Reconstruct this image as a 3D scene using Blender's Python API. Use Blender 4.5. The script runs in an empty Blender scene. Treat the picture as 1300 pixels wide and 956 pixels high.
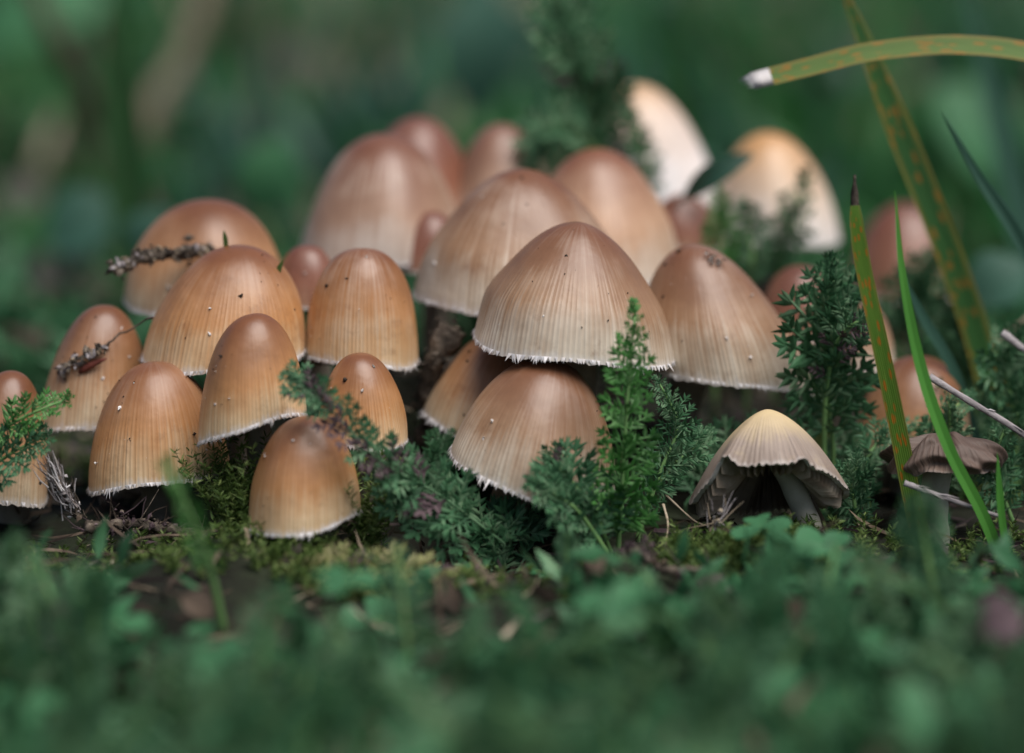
import bpy, math, random
import numpy as np
from mathutils import Vector, Matrix

random.seed(7)
rng = np.random.default_rng(7)
SC = bpy.context.scene
COL = SC.collection
CM = 0.01                      # all layout below is in centimetres

# ------------------------------------------------------------------ camera
PITCH = math.radians(9.0)
DIST, FRAME_W, LOOK_Z = 60.0, 20.3, 3.4
FWD = np.array([0, math.cos(PITCH), -math.sin(PITCH)])
UP = np.array([0, math.sin(PITCH), math.cos(PITCH)])
EYE = np.array([0, 0, LOOK_Z]) - DIST * FWD
cam_data = bpy.data.cameras.new('camera')
cam = bpy.data.objects.new('camera', cam_data)
COL.objects.link(cam)
cam.location = Vector(EYE * CM)
cam.rotation_euler = (math.pi / 2 - PITCH, 0, 0)
cam_data.sensor_width = 36.0
cam_data.lens = 36.0 * DIST / FRAME_W
cam_data.clip_start = 0.02
cam_data.clip_end = 400.0
cam_data.dof.use_dof = True
cam_data.dof.focus_distance = (DIST - 1.5) * CM
cam_data.dof.aperture_fstop = 5.0
cam_data.dof.aperture_blades = 0
SC.camera = cam

# ------------------------------------------------------------------ light
SUN_EL = math.radians(64)   # soft daylight from above, camera side
w = bpy.data.worlds.new('World'); SC.world = w; w.use_nodes = True
wn = w.node_tree.nodes; wl = w.node_tree.links
sky = wn.new('ShaderNodeTexSky'); sky.sky_type = 'NISHITA'; sky.sun_disc = False
sky.sun_elevation = SUN_EL
sky.air_density = 1.0; sky.dust_density = 3.0; sky.ozone_density = 1.0
bg = wn['Background']; bg.inputs['Strength'].default_value = 0.05
wl.new(sky.outputs[0], bg.inputs['Color'])
sun_dir = Vector((0.38, -0.42, math.tan(SUN_EL) * math.hypot(0.38, 0.42))).normalized()   # towards the sun
sky.sun_rotation = math.atan2(sun_dir.x, sun_dir.y)
sd = bpy.data.lights.new('sun', 'SUN'); sd.energy = 2.5; sd.angle = math.radians(52); sd.color = (1.0, 0.96, 0.92)
sun = bpy.data.objects.new('sun', sd); COL.objects.link(sun)
sun.rotation_euler = (-sun_dir).to_track_quat('-Z', 'Y').to_euler()
sun.location = (0.5, -0.5, 2)
SC.view_settings.view_transform = 'Standard'
SC.view_settings.look = 'None'
SC.view_settings.gamma = 1.0
SC.view_settings.exposure = 0.66
SC.cycles.use_denoising = True
SC.cycles.max_bounces = 5
SC.cycles.transparent_max_bounces = 6

# ------------------------------------------------------------------ helpers
def at(px, py, Y):
    """the point on the ray through photo pixel (px,py) that stands at depth Y (cm)"""
    d = FWD + np.array([1.0, 0, 0]) * ((px - 650) / 1300 * FRAME_W / DIST) + UP * ((478 - py) / 1300 * FRAME_W / DIST)
    return EYE + d * ((Y - EYE[1]) / d[1])

def vnoise(x, y):
    """cheap smooth value noise, vectorised"""
    x = np.asarray(x, float); y = np.asarray(y, float)
    xi = np.floor(x); yi = np.floor(y); fx = x - xi; fy = y - yi
    def hsh(a, b):
        v = np.sin(a * 127.1 + b * 311.7) * 43758.5453
        return v - np.floor(v)
    fx = fx * fx * (3 - 2 * fx); fy = fy * fy * (3 - 2 * fy)
    a = hsh(xi, yi); b = hsh(xi + 1, yi); c = hsh(xi, yi + 1); d = hsh(xi + 1, yi + 1)
    return (a * (1 - fx) + b * fx) * (1 - fy) + (c * (1 - fx) + d * fx) * fy * 1.0

def ground_h(x, y):
    x = np.asarray(x, float); y = np.asarray(y, float)
    s = np.clip((y + 13) / 8.5, 0, 1); s = s * s * (3 - 2 * s)
    h = -0.7 + 1.0 * s
    h = h + 0.45 * np.exp(-((x + 5.2) / 2.6) ** 2 - ((y + 3.2) / 1.8) ** 2) + 0.35 * np.exp(-((x - 5.5) / 2.6) ** 2 - ((y + 3.6) / 1.8) ** 2)
    h = h - 0.35 * np.exp(-((x + 0.3) / 1.7) ** 2 - ((y + 2.8) / 1.6) ** 2)
    h = h + 1.9 * np.exp(-((x + 1.2) / 5.2) ** 2 - ((y - 3.6) / 1.9) ** 2)
    h = h + 1.6 * np.exp(-((x - 0.5) / 8.0) ** 2 - ((y - 8.5) / 5.5) ** 2)
    h = h + 0.35 * (vnoise(x * 0.6 + 9, y * 0.6) - 0.5) + 0.18 * (vnoise(x * 1.9, y * 1.9 + 4) - 0.5)
    far = np.clip((y - 25) / 200.0, 0, 1)
    h = h + far * 8.0 * (vnoise(x * 0.012 + 3, y * 0.012) - 0.55)
    return h

class MB:
    def __init__(self):
        self.v = []; self.f = []; self.uv = []; self.mi = []; self.n = 0; self.has_uv = False
    def add(self, verts, faces, uvs=None, mi=0):
        verts = np.asarray(verts, float)
        self.v.append(verts)
        n = self.n
        for k, f in enumerate(faces):
            self.f.append([i + n for i in f]); self.mi.append(mi)
            if uvs is not None:
                self.uv.extend(uvs[k]); self.has_uv = True
            else:
                self.uv.extend([(0.5, 0.5)] * len(f))
        self.n += len(verts)
        return self
    def mesh(self, name, mats, origin=(0, 0, 0), smooth=True):
        me = bpy.data.meshes.new(name)
        V = (np.concatenate(self.v) - np.asarray(origin, float)) * CM
        me.from_pydata(V.tolist(), [], self.f)
        if self.has_uv:
            lay = me.uv_layers.new(name='uv')
            lay.data.foreach_set('uv', np.asarray(self.uv, np.float32).ravel())
        if not isinstance(mats, (list, tuple)): mats = [mats]
        for m in mats: me.materials.append(m)
        if len(mats) > 1: me.polygons.foreach_set('material_index', np.asarray(self.mi, np.int32))
        me.polygons.foreach_set('use_smooth', np.full(len(me.polygons), bool(smooth)))
        me.update()
        return me
    def build(self, name, mats, parent=None, origin=None, smooth=True):
        org = origin if origin is not None else (0, 0, 0)
        o = bpy.data.objects.new(name, self.mesh(name, mats, org, smooth))
        COL.objects.link(o)
        if parent is not None: o.parent = parent
        elif origin is not None: o.location = Vector(np.asarray(org) * CM)
        return o

def big_mesh(name, V, F, mats, mi=None, smooth=True):
    """V (n,3) cm and F (m,3|4) numpy arrays -> object; for the many-piece stuff meshes"""
    me = bpy.data.meshes.new(name)
    k = F.shape[1]
    me.vertices.add(len(V)); me.vertices.foreach_set('co', (V * CM).astype(np.float32).ravel())
    me.loops.add(F.size); me.loops.foreach_set('vertex_index', F.astype(np.int32).ravel())
    me.polygons.add(len(F))
    me.polygons.foreach_set('loop_start', (np.arange(len(F)) * k).astype(np.int32))
    if not isinstance(mats, (list, tuple)): mats = [mats]
    for m in mats: me.materials.append(m)
    if mi is not None: me.polygons.foreach_set('material_index', mi.astype(np.int32))
    me.update(calc_edges=True); me.validate()
    if smooth: me.polygons.foreach_set('use_smooth', np.ones(len(me.polygons), bool))
    o = bpy.data.objects.new(name, me); COL.objects.link(o)
    return o

def tag(o, label=None, cat=None, group=None, kind=None):
    if label: o['label'] = label
    if cat: o['category'] = cat
    if group: o['group'] = group
    if kind: o['kind'] = kind
    return o

def empty(name, loc, label=None, cat=None, group=None):
    o = bpy.data.objects.new(name, None); COL.objects.link(o)
    o.location = Vector(np.asarray(loc, float) * CM); o.empty_display_size = 0.01
    return tag(o, label, cat, group)

def spline(pts, n):
    """Catmull-Rom through the control points, n samples"""
    P = np.asarray(pts, float)
    P = np.vstack([2 * P[0] - P[1], P, 2 * P[-1] - P[-2]])
    m = len(P) - 3
    out = []
    for t in np.linspace(0, m, n):
        i = min(int(t), m - 1); u = t - i
        a, b, c, d = P[i], P[i + 1], P[i + 2], P[i + 3]
        out.append(0.5 * (2 * b + (c - a) * u + (2 * a - 5 * b + 4 * c - d) * u * u + (3 * b - a - 3 * c + d) * u ** 3))
    return np.array(out)

def unit(v):
    v = np.asarray(v, float); n = np.linalg.norm(v)
    return v / n if n > 1e-9 else v

def tube(mb, path, radius, seg=8, mi=0, flat=1.0, cap=True):
    path = np.asarray(path, float); n = len(path)
    rad = radius if hasattr(radius, '__len__') else [radius] * n
    T = np.gradient(path, axis=0)
    ref = np.array([0.31, -1.0, 0.17]); V = []; UVr = []
    for i in range(n):
        t = unit(T[i]); a = unit(np.cross(t, ref)); b = np.cross(a, t)
        for k in range(seg):
            th = 2 * math.pi * k / seg
            V.append(path[i] + rad[i] * (a * math.cos(th) + b * math.sin(th) * flat))
    F = []; UV = []
    for i in range(n - 1):
        for k in range(seg):
            k2 = (k + 1) % seg
            F.append((i * seg + k, i * seg + k2, (i + 1) * seg + k2, (i + 1) * seg + k))
            u0, u1 = k / seg, (k + 1) / seg; v0, v1 = i / (n - 1), (i + 1) / (n - 1)
            UV.append([(u0, v0), (u1, v0), (u1, v1), (u0, v1)])
    if cap:
        F.append(tuple(range(seg - 1, -1, -1))); UV.append([(0, 0)] * seg)
        F.append(tuple((n - 1) * seg + k for k in range(seg))); UV.append([(0, 1)] * seg)
    mb.add(V, F, UV, mi)

# ------------------------------------------------------------------ materials
MATS = {}
def new_mat(name):
    m = bpy.data.materials.new(name); m.use_nodes = True
    return m, m.node_tree.nodes, m.node_tree.links, m.node_tree.nodes['Principled BSDF']

def ramp(nodes, stops):
    r = nodes.new('ShaderNodeValToRGB')
    e = r.color_ramp.elements
    while len(e) < len(stops): e.new(0.5)
    for i, (p, c) in enumerate(stops):
        e[i].position = p; e[i].color = (c[0], c[1], c[2], 1)
    return r

def math_node(nodes, links, op, a, b=None, clamp=False):
    n = nodes.new('ShaderNodeMath'); n.operation = op; n.use_clamp = clamp
    for i, x in enumerate((a, b)):
        if x is None: continue
        if hasattr(x, 'is_linked') or hasattr(x, 'links'): links.new(x, n.inputs[i])
        else: n.inputs[i].default_value = x
    return n.outputs[0]

def leaf_mat(name, dark, light, scale=150.0, rough=0.55, transl=0.25, rand=0.35, spec=0.35, tip=None):
    """foliage: colour varies inside a leaf, from leaf to leaf (Random Per Island / per object) and lets light through"""
    m, N, L, bs = new_mat(name)
    tc = N.new('ShaderNodeTexCoord'); ns = N.new('ShaderNodeTexNoise'); ns.inputs['Scale'].default_value = scale
    ns.inputs['Detail'].default_value = 3
    L.new(tc.outputs['Object'], ns.inputs['Vector'])
    geo = N.new('ShaderNodeNewGeometry'); oi = N.new('ShaderNodeObjectInfo')
    s = math_node(N, L, 'MULTIPLY', geo.outputs['Random Per Island'], rand)
    s2 = math_node(N, L, 'MULTIPLY', oi.outputs['Random'], rand)
    t = math_node(N, L, 'ADD', s, s2)
    nn = math_node(N, L, 'MULTIPLY', ns.outputs['Fac'], 1.0 - rand * 0.7)
    t = math_node(N, L, 'ADD', t, nn, True)
    r = ramp(N, [(0.2, dark), (0.85, light)] if tip is None else [(0.2, dark), (0.75, light), (0.97, tip)])
    L.new(t, r.inputs[0]); L.new(r.outputs[0], bs.inputs['Base Color'])
    bs.inputs['Roughness'].default_value = rough
    bs.inputs['Specular IOR Level'].default_value = spec
    if transl > 0:
        tr = N.new('ShaderNodeBsdfTranslucent'); L.new(r.outputs[0], tr.inputs['Color'])
        mx = N.new('ShaderNodeMixShader'); mx.inputs[0].default_value = transl
        L.new(bs.outputs[0], mx.inputs[1]); L.new(tr.outputs[0], mx.inputs[2])
        L.new(mx.outputs[0], N['Material Output'].inputs['Surface'])
    MATS[name] = m
    return m

def rough_mat(name, stops, scale=120.0, rough=0.85, bump=0.4, detail=6, bdist=0.0015):
    m, N, L, bs = new_mat(name)
    tc = N.new('ShaderNodeTexCoord'); ns = N.new('ShaderNodeTexNoise')
    ns.inputs['Scale'].default_value = scale; ns.inputs['Detail'].default_value = detail; ns.inputs['Roughness'].default_value = 0.65
    L.new(tc.outputs['Object'], ns.inputs['Vector'])
    geo = N.new('ShaderNodeNewGeometry')
    j = math_node(N, L, 'MULTIPLY', math_node(N, L, 'SUBTRACT', geo.outputs['Random Per Island'], 0.5), 0.35)
    t = math_node(N, L, 'ADD', ns.outputs['Fac'], j, True)
    r = ramp(N, stops); L.new(t, r.inputs[0]); L.new(r.outputs[0], bs.inputs['Base Color'])
    bs.inputs['Roughness'].default_value = rough; bs.inputs['Specular IOR Level'].default_value = 0.25
    b = N.new('ShaderNodeBump'); b.inputs['Strength'].default_value = bump; b.inputs['Distance'].default_value = bdist
    L.new(ns.outputs['Fac'], b.inputs['Height']); L.new(b.outputs[0], bs.inputs['Normal'])
    MATS[name] = m
    return m

def cap_mat(name, apex, mid, rim, lines, rough=0.34, seed=0.0, bloom=0.16, start=0.50, depth=0.5, sss=0.0, edge=0.8):
    """mushroom skin: brown at the top to pale at the rim, fine radial furrows, mottling; uv = (turn, apex 0 -> rim 1)"""
    m, N, L, bs = new_mat(name)
    uv = N.new('ShaderNodeUVMap'); uv.uv_map = 'uv'
    sep = N.new('ShaderNodeSeparateXYZ'); L.new(uv.outputs[0], sep.inputs[0])
    U, V = sep.outputs[0], sep.outputs[1]
    tc = N.new('ShaderNodeTexCoord')
    mp = N.new('ShaderNodeMapping'); mp.inputs['Location'].default_value = (seed * 3.1, seed * 1.7, seed); L.new(tc.outputs['Object'], mp.inputs[0])
    big = N.new('ShaderNodeTexNoise'); big.inputs['Scale'].default_value = 75; big.inputs['Detail'].default_value = 4; L.new(mp.outputs[0], big.inputs['Vector'])
    fine = N.new('ShaderNodeTexNoise'); fine.inputs['Scale'].default_value = 420; fine.inputs['Detail'].default_value = 5; L.new(mp.outputs[0], fine.inputs['Vector'])
    # streaky noise that runs down the cap
    cx = N.new('ShaderNodeCombineXYZ')
    ang = math_node(N, L, 'MULTIPLY', U, 2 * math.pi)
    L.new(math_node(N, L, 'MULTIPLY', math_node(N, L, 'COSINE', ang), 17.0), cx.inputs[0])
    L.new(math_node(N, L, 'MULTIPLY', math_node(N, L, 'SINE', ang), 17.0), cx.inputs[1])
    L.new(math_node(N, L, 'ADD', math_node(N, L, 'MULTIPLY', V, 1.6), seed), cx.inputs[2])
    st = N.new('ShaderNodeTexNoise'); st.inputs['Scale'].default_value = 1.0; st.inputs['Detail'].default_value = 4; L.new(cx.outputs[0], st.inputs['Vector'])
    fade = N.new('ShaderNodeMapRange'); fade.inputs['From Min'].default_value = 0.3; fade.inputs['From Max'].default_value = 0.75; L.new(V, fade.inputs['Value'])
    stm = math_node(N, L, 'MULTIPLY', math_node(N, L, 'SUBTRACT', st.outputs['Fac'], 0.5), fade.outputs[0])
    # gradient coordinate: v shifted by noise
    g = math_node(N, L, 'ADD', V, math_node(N, L, 'MULTIPLY', math_node(N, L, 'SUBTRACT', big.outputs['Fac'], 0.5), 0.46))
    g = math_node(N, L, 'ADD', g, math_node(N, L, 'MULTIPLY', stm, 0.30), True)
    ap = np.array(apex); mi_ = np.array(mid); ri = np.array(rim)
    r = ramp(N, [(0.22, ap), (0.50, ap * 0.6 + mi_ * 0.4), (0.73, mi_), (0.89, mi_ * 0.45 + ri * 0.55), (0.99, ri)])
    L.new(g, r.inputs[0])
    # furrows
    wob = math_node(N, L, 'MULTIPLY', math_node(N, L, 'SUBTRACT', st.outputs['Fac'], 0.5), 7.0)
    ph = math_node(N, L, 'ADD', math_node(N, L, 'MULTIPLY', ang, float(lines)), wob)
    sw = math_node(N, L, 'SINE', ph)
    up = N.new('ShaderNodeMapRange'); up.inputs['From Min'].default_value = start; up.inputs['From Max'].default_value = start + 0.38
    up.inputs['To Max'].default_value = 1.0; L.new(V, up.inputs['Value'])
    am = N.new('ShaderNodeMapRange'); am.inputs['From Min'].default_value = 0.35; am.inputs['From Max'].default_value = 0.65; am.inputs['To Min'].default_value = 0.35
    L.new(big.outputs['Fac'], am.inputs['Value'])
    furrow = math_node(N, L, 'MULTIPLY', math_node(N, L, 'MULTIPLY', sw, up.outputs[0]), am.outputs[0])
    shade = math_node(N, L, 'ADD', math_node(N, L, 'MULTIPLY', furrow, 0.17 * depth), 1.0)
    shade = math_node(N, L, 'MULTIPLY', shade, math_node(N, L, 'ADD', math_node(N, L, 'MULTIPLY', fine.outputs['Fac'], 0.22), 0.89))
    hm = N.new('ShaderNodeMixRGB'); hm.blend_type = 'MULTIPLY'; hm.inputs[0].default_value = 1.0
    cc = N.new('ShaderNodeCombineXYZ')
    for i in range(3): L.new(shade, cc.inputs[i])
    L.new(r.outputs[0], hm.inputs[1]); L.new(cc.outputs[0], hm.inputs[2])
    # pale bloom in patches
    bl = N.new('ShaderNodeMapRange'); bl.inputs['From Min'].default_value = 0.52; bl.inputs['From Max'].default_value = 0.78; bl.inputs['To Max'].default_value = bloom
    L.new(math_node(N, L, 'ADD', math_node(N, L, 'MULTIPLY', big.outputs['Fac'], 0.6), math_node(N, L, 'MULTIPLY', st.outputs['Fac'], 0.45)), bl.inputs['Value'])
    bm = N.new('ShaderNodeMixRGB'); L.new(bl.outputs[0], bm.inputs[0]); L.new(hm.outputs[0], bm.inputs[1]); bm.inputs[2].default_value = (0.62, 0.53, 0.45, 1)
    sn = N.new('ShaderNodeTexNoise'); sn.inputs['Scale'].default_value = 160; sn.inputs['Detail'].default_value = 6; sn.inputs['Roughness'].default_value = 0.7; L.new(mp.outputs[0], sn.inputs['Vector'])
    sr = N.new('ShaderNodeMapRange'); sr.inputs['From Min'].default_value = 0.56; sr.inputs['From Max'].default_value = 0.74; sr.inputs['To Max'].default_value = 0.5; L.new(sn.outputs['Fac'], sr.inputs['Value'])
    sx = N.new('ShaderNodeMixRGB'); L.new(sr.outputs[0], sx.inputs[0]); L.new(bm.outputs[0], sx.inputs[1]); sx.inputs[2].default_value = (*(ap * 0.8 + mi_ * 0.1), 1); bm = sx
    eb = N.new('ShaderNodeMapRange'); eb.inputs['From Min'].default_value = 0.955; eb.inputs['From Max'].default_value = 1.0; eb.inputs['To Max'].default_value = edge
    L.new(math_node(N, L, 'ADD', V, math_node(N, L, 'MULTIPLY', math_node(N, L, 'SUBTRACT', st.outputs['Fac'], 0.5), 0.09)), eb.inputs['Value'])
    em = N.new('ShaderNodeMixRGB'); L.new(eb.outputs[0], em.inputs[0]); L.new(bm.outputs[0], em.inputs[1]); em.inputs[2].default_value = (0.74, 0.70, 0.66, 1)
    L.new(em.outputs[0], bs.inputs['Base Color'])
    bs.inputs['Subsurface Weight'].default_value = sss
    bs.inputs['Subsurface Radius'].default_value = (1.0, 0.45, 0.2)
    bs.inputs['Subsurface Scale'].default_value = 0.0025
    rr = N.new('ShaderNodeMapRange'); rr.inputs['To Min'].default_value = rough - 0.08; rr.inputs['To Max'].default_value = rough + 0.22
    L.new(math_node(N, L, 'ADD', math_node(N, L, 'MULTIPLY', big.outputs['Fac'], 0.5), math_node(N, L, 'MULTIPLY', V, 0.5)), rr.inputs['Value'])
    L.new(rr.outputs[0], bs.inputs['Roughness'])
    bs.inputs['Specular IOR Level'].default_value = 0.6
    b = N.new('ShaderNodeBump'); b.inputs['Strength'].default_value = depth; b.inputs['Distance'].default_value = 0.00009
    hgt = math_node(N, L, 'ADD', math_node(N, L, 'ADD', furrow, math_node(N, L, 'MULTIPLY', fine.outputs['Fac'], 1.2)), math_node(N, L, 'ADD', math_node(N, L, 'MULTIPLY', big.outputs['Fac'], 11.0), math_node(N, L, 'MULTIPLY', stm, 2.5)))
    L.new(hgt, b.inputs['Height']); L.new(b.outputs[0], bs.inputs['Normal'])
    return m

M_soil = rough_mat('soil', [(0.25, (0.006, 0.005, 0.004)), (0.55, (0.022, 0.016, 0.011)), (0.8, (0.06, 0.045, 0.032))], 160, 0.9, 0.8, bdist=0.004)
M_stem = rough_mat('stem_flesh', [(0.3, (0.13, 0.11, 0.085)), (0.6, (0.25, 0.225, 0.185)), (0.85, (0.36, 0.335, 0.29))], 90, 0.6, 0.25, bdist=0.0008)
M_stem_pale = rough_mat('stem_flesh_pale', [(0.3, (0.27, 0.26, 0.20)), (0.6, (0.44, 0.43, 0.36)), (0.85, (0.56, 0.55, 0.48))], 90, 0.6, 0.25, bdist=0.0008)
M_gill = rough_mat('gill_flesh', [(0.3, (0.09, 0.055, 0.035)), (0.7, (0.20, 0.14, 0.095))], 200, 0.7, 0.2)
M_gill_pale = rough_mat('gill_flesh_pale', [(0.3, (0.28, 0.21, 0.155)), (0.7, (0.48, 0.40, 0.31))], 200, 0.7, 0.2)
M_fringe = rough_mat('rim_fibres', [(0.3, (0.70, 0.66, 0.64)), (0.7, (0.86, 0.84, 0.85))], 300, 0.6, 0.0)
_n = M_fringe.node_tree.nodes; _l = M_fringe.node_tree.links; _t = _n.new('ShaderNodeBsdfTranslucent'); _t.inputs['Color'].default_value = (0.8, 0.77, 0.76, 1)
_m = _n.new('ShaderNodeMixShader'); _m.inputs[0].default_value = 0.18; _l.new(_n['Principled BSDF'].outputs[0], _m.inputs[1]); _l.new(_t.outputs[0], _m.inputs[2]); _l.new(_m.outputs[0], _n['Material Output'].inputs['Surface'])
M_dead = rough_mat('dead_leaf_dull', [(0.25, (0.05, 0.045, 0.040)), (0.6, (0.11, 0.10, 0.088)), (0.9, (0.17, 0.155, 0.14))], 60, 0.8, 0.4)
M_dry = rough_mat('dry_stalk', [(0.25, (0.14, 0.10, 0.065)), (0.6, (0.34, 0.28, 0.20)), (0.9, (0.55, 0.49, 0.40))], 140, 0.75, 0.5)
M_dry_grey = rough_mat('dry_grey_fibre', [(0.2, (0.10, 0.085, 0.085)), (0.55, (0.30, 0.27, 0.27)), (0.85, (0.58, 0.55, 0.56))], 200, 0.75, 0.5)
M_bark = rough_mat('bark_debris', [(0.25, (0.012, 0.010, 0.008)), (0.5, (0.07, 0.055, 0.042)), (0.7, (0.22, 0.18, 0.14)), (0.85, (0.45, 0.41, 0.37))], 260, 0.85, 0.9, bdist=0.002)
M_litter = rough_mat('leaf_litter_brown', [(0.25, (0.02, 0.014, 0.010)), (0.55, (0.07, 0.050, 0.035)), (0.85, (0.20, 0.15, 0.11))], 120, 0.8, 0.5)
M_purple = rough_mat('withered_purple', [(0.25, (0.035, 0.022, 0.026)), (0.6, (0.10, 0.068, 0.075)), (0.85, (0.22, 0.17, 0.17))], 220, 0.8, 0.4)
M_speck = rough_mat('soil_speck', [(0.3, (0.010, 0.008, 0.007)), (0.7, (0.05, 0.035, 0.025))], 400, 0.8, 0.3)
M_sand = rough_mat('sand_speck', [(0.3, (0.45, 0.40, 0.36)), (0.7, (0.75, 0.72, 0.70))], 400, 0.5, 0.2)

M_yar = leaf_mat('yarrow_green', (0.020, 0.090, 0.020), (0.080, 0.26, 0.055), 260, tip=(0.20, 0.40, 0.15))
M_yar_blue = leaf_mat('yarrow_shade_blue_green', (0.017, 0.068, 0.030), (0.064, 0.180, 0.080), 260, tip=(0.18, 0.31, 0.17))  # darker, bluer copy of the yarrow green, with shade put into the colour
M_yar_pale = leaf_mat('yarrow_yellowing', (0.08, 0.10, 0.03), (0.26, 0.27, 0.10), 220, tip=(0.36, 0.33, 0.17))
M_rachis = leaf_mat('yarrow_stalk', (0.07, 0.16, 0.05), (0.16, 0.30, 0.10), 120, transl=0.0)
M_moss = leaf_mat('moss_green', (0.016, 0.036, 0.008), (0.085, 0.15, 0.030), 300, transl=0.3, tip=(0.24, 0.31, 0.10))
M_clover = leaf_mat('clover_green', (0.022, 0.092, 0.040), (0.060, 0.20, 0.085), 180, transl=0.3)
M_grass = leaf_mat('grass_green', (0.020, 0.100, 0.028), (0.060, 0.22, 0.065), 60, transl=0.3)
M_grass_fresh = leaf_mat('grass_fresh', (0.045, 0.20, 0.025), (0.11, 0.36, 0.055), 60, transl=0.35)
M_grass_dk = leaf_mat('grass_dark', (0.008, 0.036, 0.010), (0.026, 0.085, 0.024), 60, transl=0.2)
M_grass_bl = leaf_mat('grass_blue_green', (0.020, 0.070, 0.045), (0.055, 0.145, 0.100), 60, transl=0.25)
M_oval = leaf_mat('oval_leaf_green', (0.012, 0.045, 0.028), (0.030, 0.085, 0.055), 200, transl=0.15, rough=0.4)

def rusty_mat(name, green_d, green_l, edge, spots=0.5):
    """grass blade: green with rust spots and a rusty-yellow margin; uv = (across 0..1, along 0..1)"""
    m, N, L, bs = new_mat(name)
    uv = N.new('ShaderNodeUVMap'); uv.uv_map = 'uv'; sep = N.new('ShaderNodeSeparateXYZ'); L.new(uv.outputs[0], sep.inputs[0])
    mp = N.new('ShaderNodeMapping'); mp.inputs['Scale'].default_value = (14, 3.5, 1); L.new(uv.outputs[0], mp.inputs[0])
    ns = N.new('ShaderNodeTexNoise'); ns.inputs['Scale'].default_value = 3; L.new(mp.outputs[0], ns.inputs['Vector'])
    r = ramp(N, [(0.3, green_d), (0.7, green_l)]); L.new(ns.outputs['Fac'], r.inputs[0])
    mp2 = N.new('ShaderNodeMapping'); mp2.inputs['Scale'].default_value = (4, 26, 1); L.new(uv.outputs[0], mp2.inputs[0])
    vo = N.new('ShaderNodeTexVoronoi'); vo.inputs['Scale'].default_value = 1.0; L.new(mp2.outputs[0], vo.inputs['Vector'])
    sp = N.new('ShaderNodeMapRange'); sp.inputs['From Min'].default_value = 0.36; sp.inputs['From Max'].default_value = 0.22; sp.inputs['To Max'].default_value = spots
    L.new(vo.outputs['Distance'], sp.inputs['Value'])
    mx = N.new('ShaderNodeMixRGB'); mx.inputs[2].default_value = (0.55, 0.19, 0.015, 1); L.new(sp.outputs[0], mx.inputs[0]); L.new(r.outputs[0], mx.inputs[1])
    # margin
    e = math_node(N, L, 'ABSOLUTE', math_node(N, L, 'SUBTRACT', sep.outputs[0], 0.5))
    er = N.new('ShaderNodeMapRange'); er.inputs['From Min'].default_value = 0.30; er.inputs['From Max'].default_value = 0.48; er.inputs['To Max'].default_value = 0.8; L.new(e, er.inputs['Value'])
    eg = math_node(N, L, 'MULTIPLY', er.outputs[0], math_node(N, L, 'ADD', ns.outputs['Fac'], 0.3), True)
    mx2 = N.new('ShaderNodeMixRGB'); mx2.inputs[2].default_value = (*edge, 1); L.new(eg, mx2.inputs[0]); L.new(mx.outputs[0], mx2.inputs[1])
    L.new(mx2.outputs[0], bs.inputs['Base Color']); bs.inputs['Roughness'].default_value = 0.45
    tr = N.new('ShaderNodeBsdfTranslucent'); L.new(mx2.outputs[0], tr.inputs['Color'])
    ms = N.new('ShaderNodeMixShader'); ms.inputs[0].default_value = 0.4
    L.new(bs.outputs[0], ms.inputs[1]); L.new(tr.outputs[0], ms.inputs[2]); L.new(ms.outputs[0], N['Material Output'].inputs['Surface'])
    # faint ribs along the blade
    b = N.new('ShaderNodeBump'); b.inputs['Strength'].default_value = 0.4; b.inputs['Distance'].default_value = 0.0002
    L.new(math_node(N, L, 'SINE', math_node(N, L, 'MULTIPLY', sep.outputs[0], 55.0)), b.inputs['Height']); L.new(b.outputs[0], bs.inputs['Normal'])
    return m
M_rusty = rusty_mat('rusty_blade', (0.09, 0.22, 0.02), (0.20, 0.36, 0.05), (0.30, 0.26, 0.06), 0.95)
M_rusty_dim = rusty_mat('rust_edged_blade', (0.03, 0.13, 0.03), (0.07, 0.21, 0.05), (0.42, 0.30, 0.05), 0.55)
M_rusty_old = rusty_mat('yellowing_blade', (0.09, 0.20, 0.04), (0.20, 0.29, 0.07), (0.40, 0.25, 0.06), 0.6)

# ------------------------------------------------------------------ ground
def build_ground():
    xs = np.concatenate([-np.geomspace(6000, 16, 26), np.linspace(-14, 14, 113), np.geomspace(16, 6000, 26)])
    ys = np.concatenate([-np.geomspace(3000, 24, 16), np.linspace(-22, 30, 157), np.geomspace(33, 20000, 44)])
    X, Y = np.meshgrid(xs, ys); Z = ground_h(X, Y)
    near = (np.abs(X) < 15) & (Y > -23) & (Y < 31)
    Z = Z + near * 0.16 * (vnoise(X * 5.0, Y * 5.0) - 0.5)
    V = np.stack([X.ravel(), Y.ravel(), Z.ravel()], 1)
    nx, ny = len(xs), len(ys)
    i, j = np.meshgrid(np.arange(nx - 1), np.arange(ny - 1)); a = (j * nx + i).ravel()
    F = np.stack([a, a + 1, a + nx + 1, a + nx], 1)
    o = big_mesh('ground', V, F, M_ground)
    return tag(o, 'dark mossy soil under the mushrooms and plants', 'ground', kind='structure')
M_ground = rough_mat('mossy_ground', [(0.25, (0.004, 0.004, 0.003)), (0.5, (0.010, 0.011, 0.006)), (0.75, (0.022, 0.032, 0.014))], 55, 0.9, 0.8, bdist=0.004)
build_ground()

# ------------------------------------------------------------------ mushrooms
CAPS = []          # (point on surface fn) for specks
def profile(q, e, n):
    t = np.linspace(0, 1, n)
    h = 1 - t ** 1.75
    h = np.clip(h, 0, 1)
    r = (1 - h ** q) ** e
    return r, h

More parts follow.
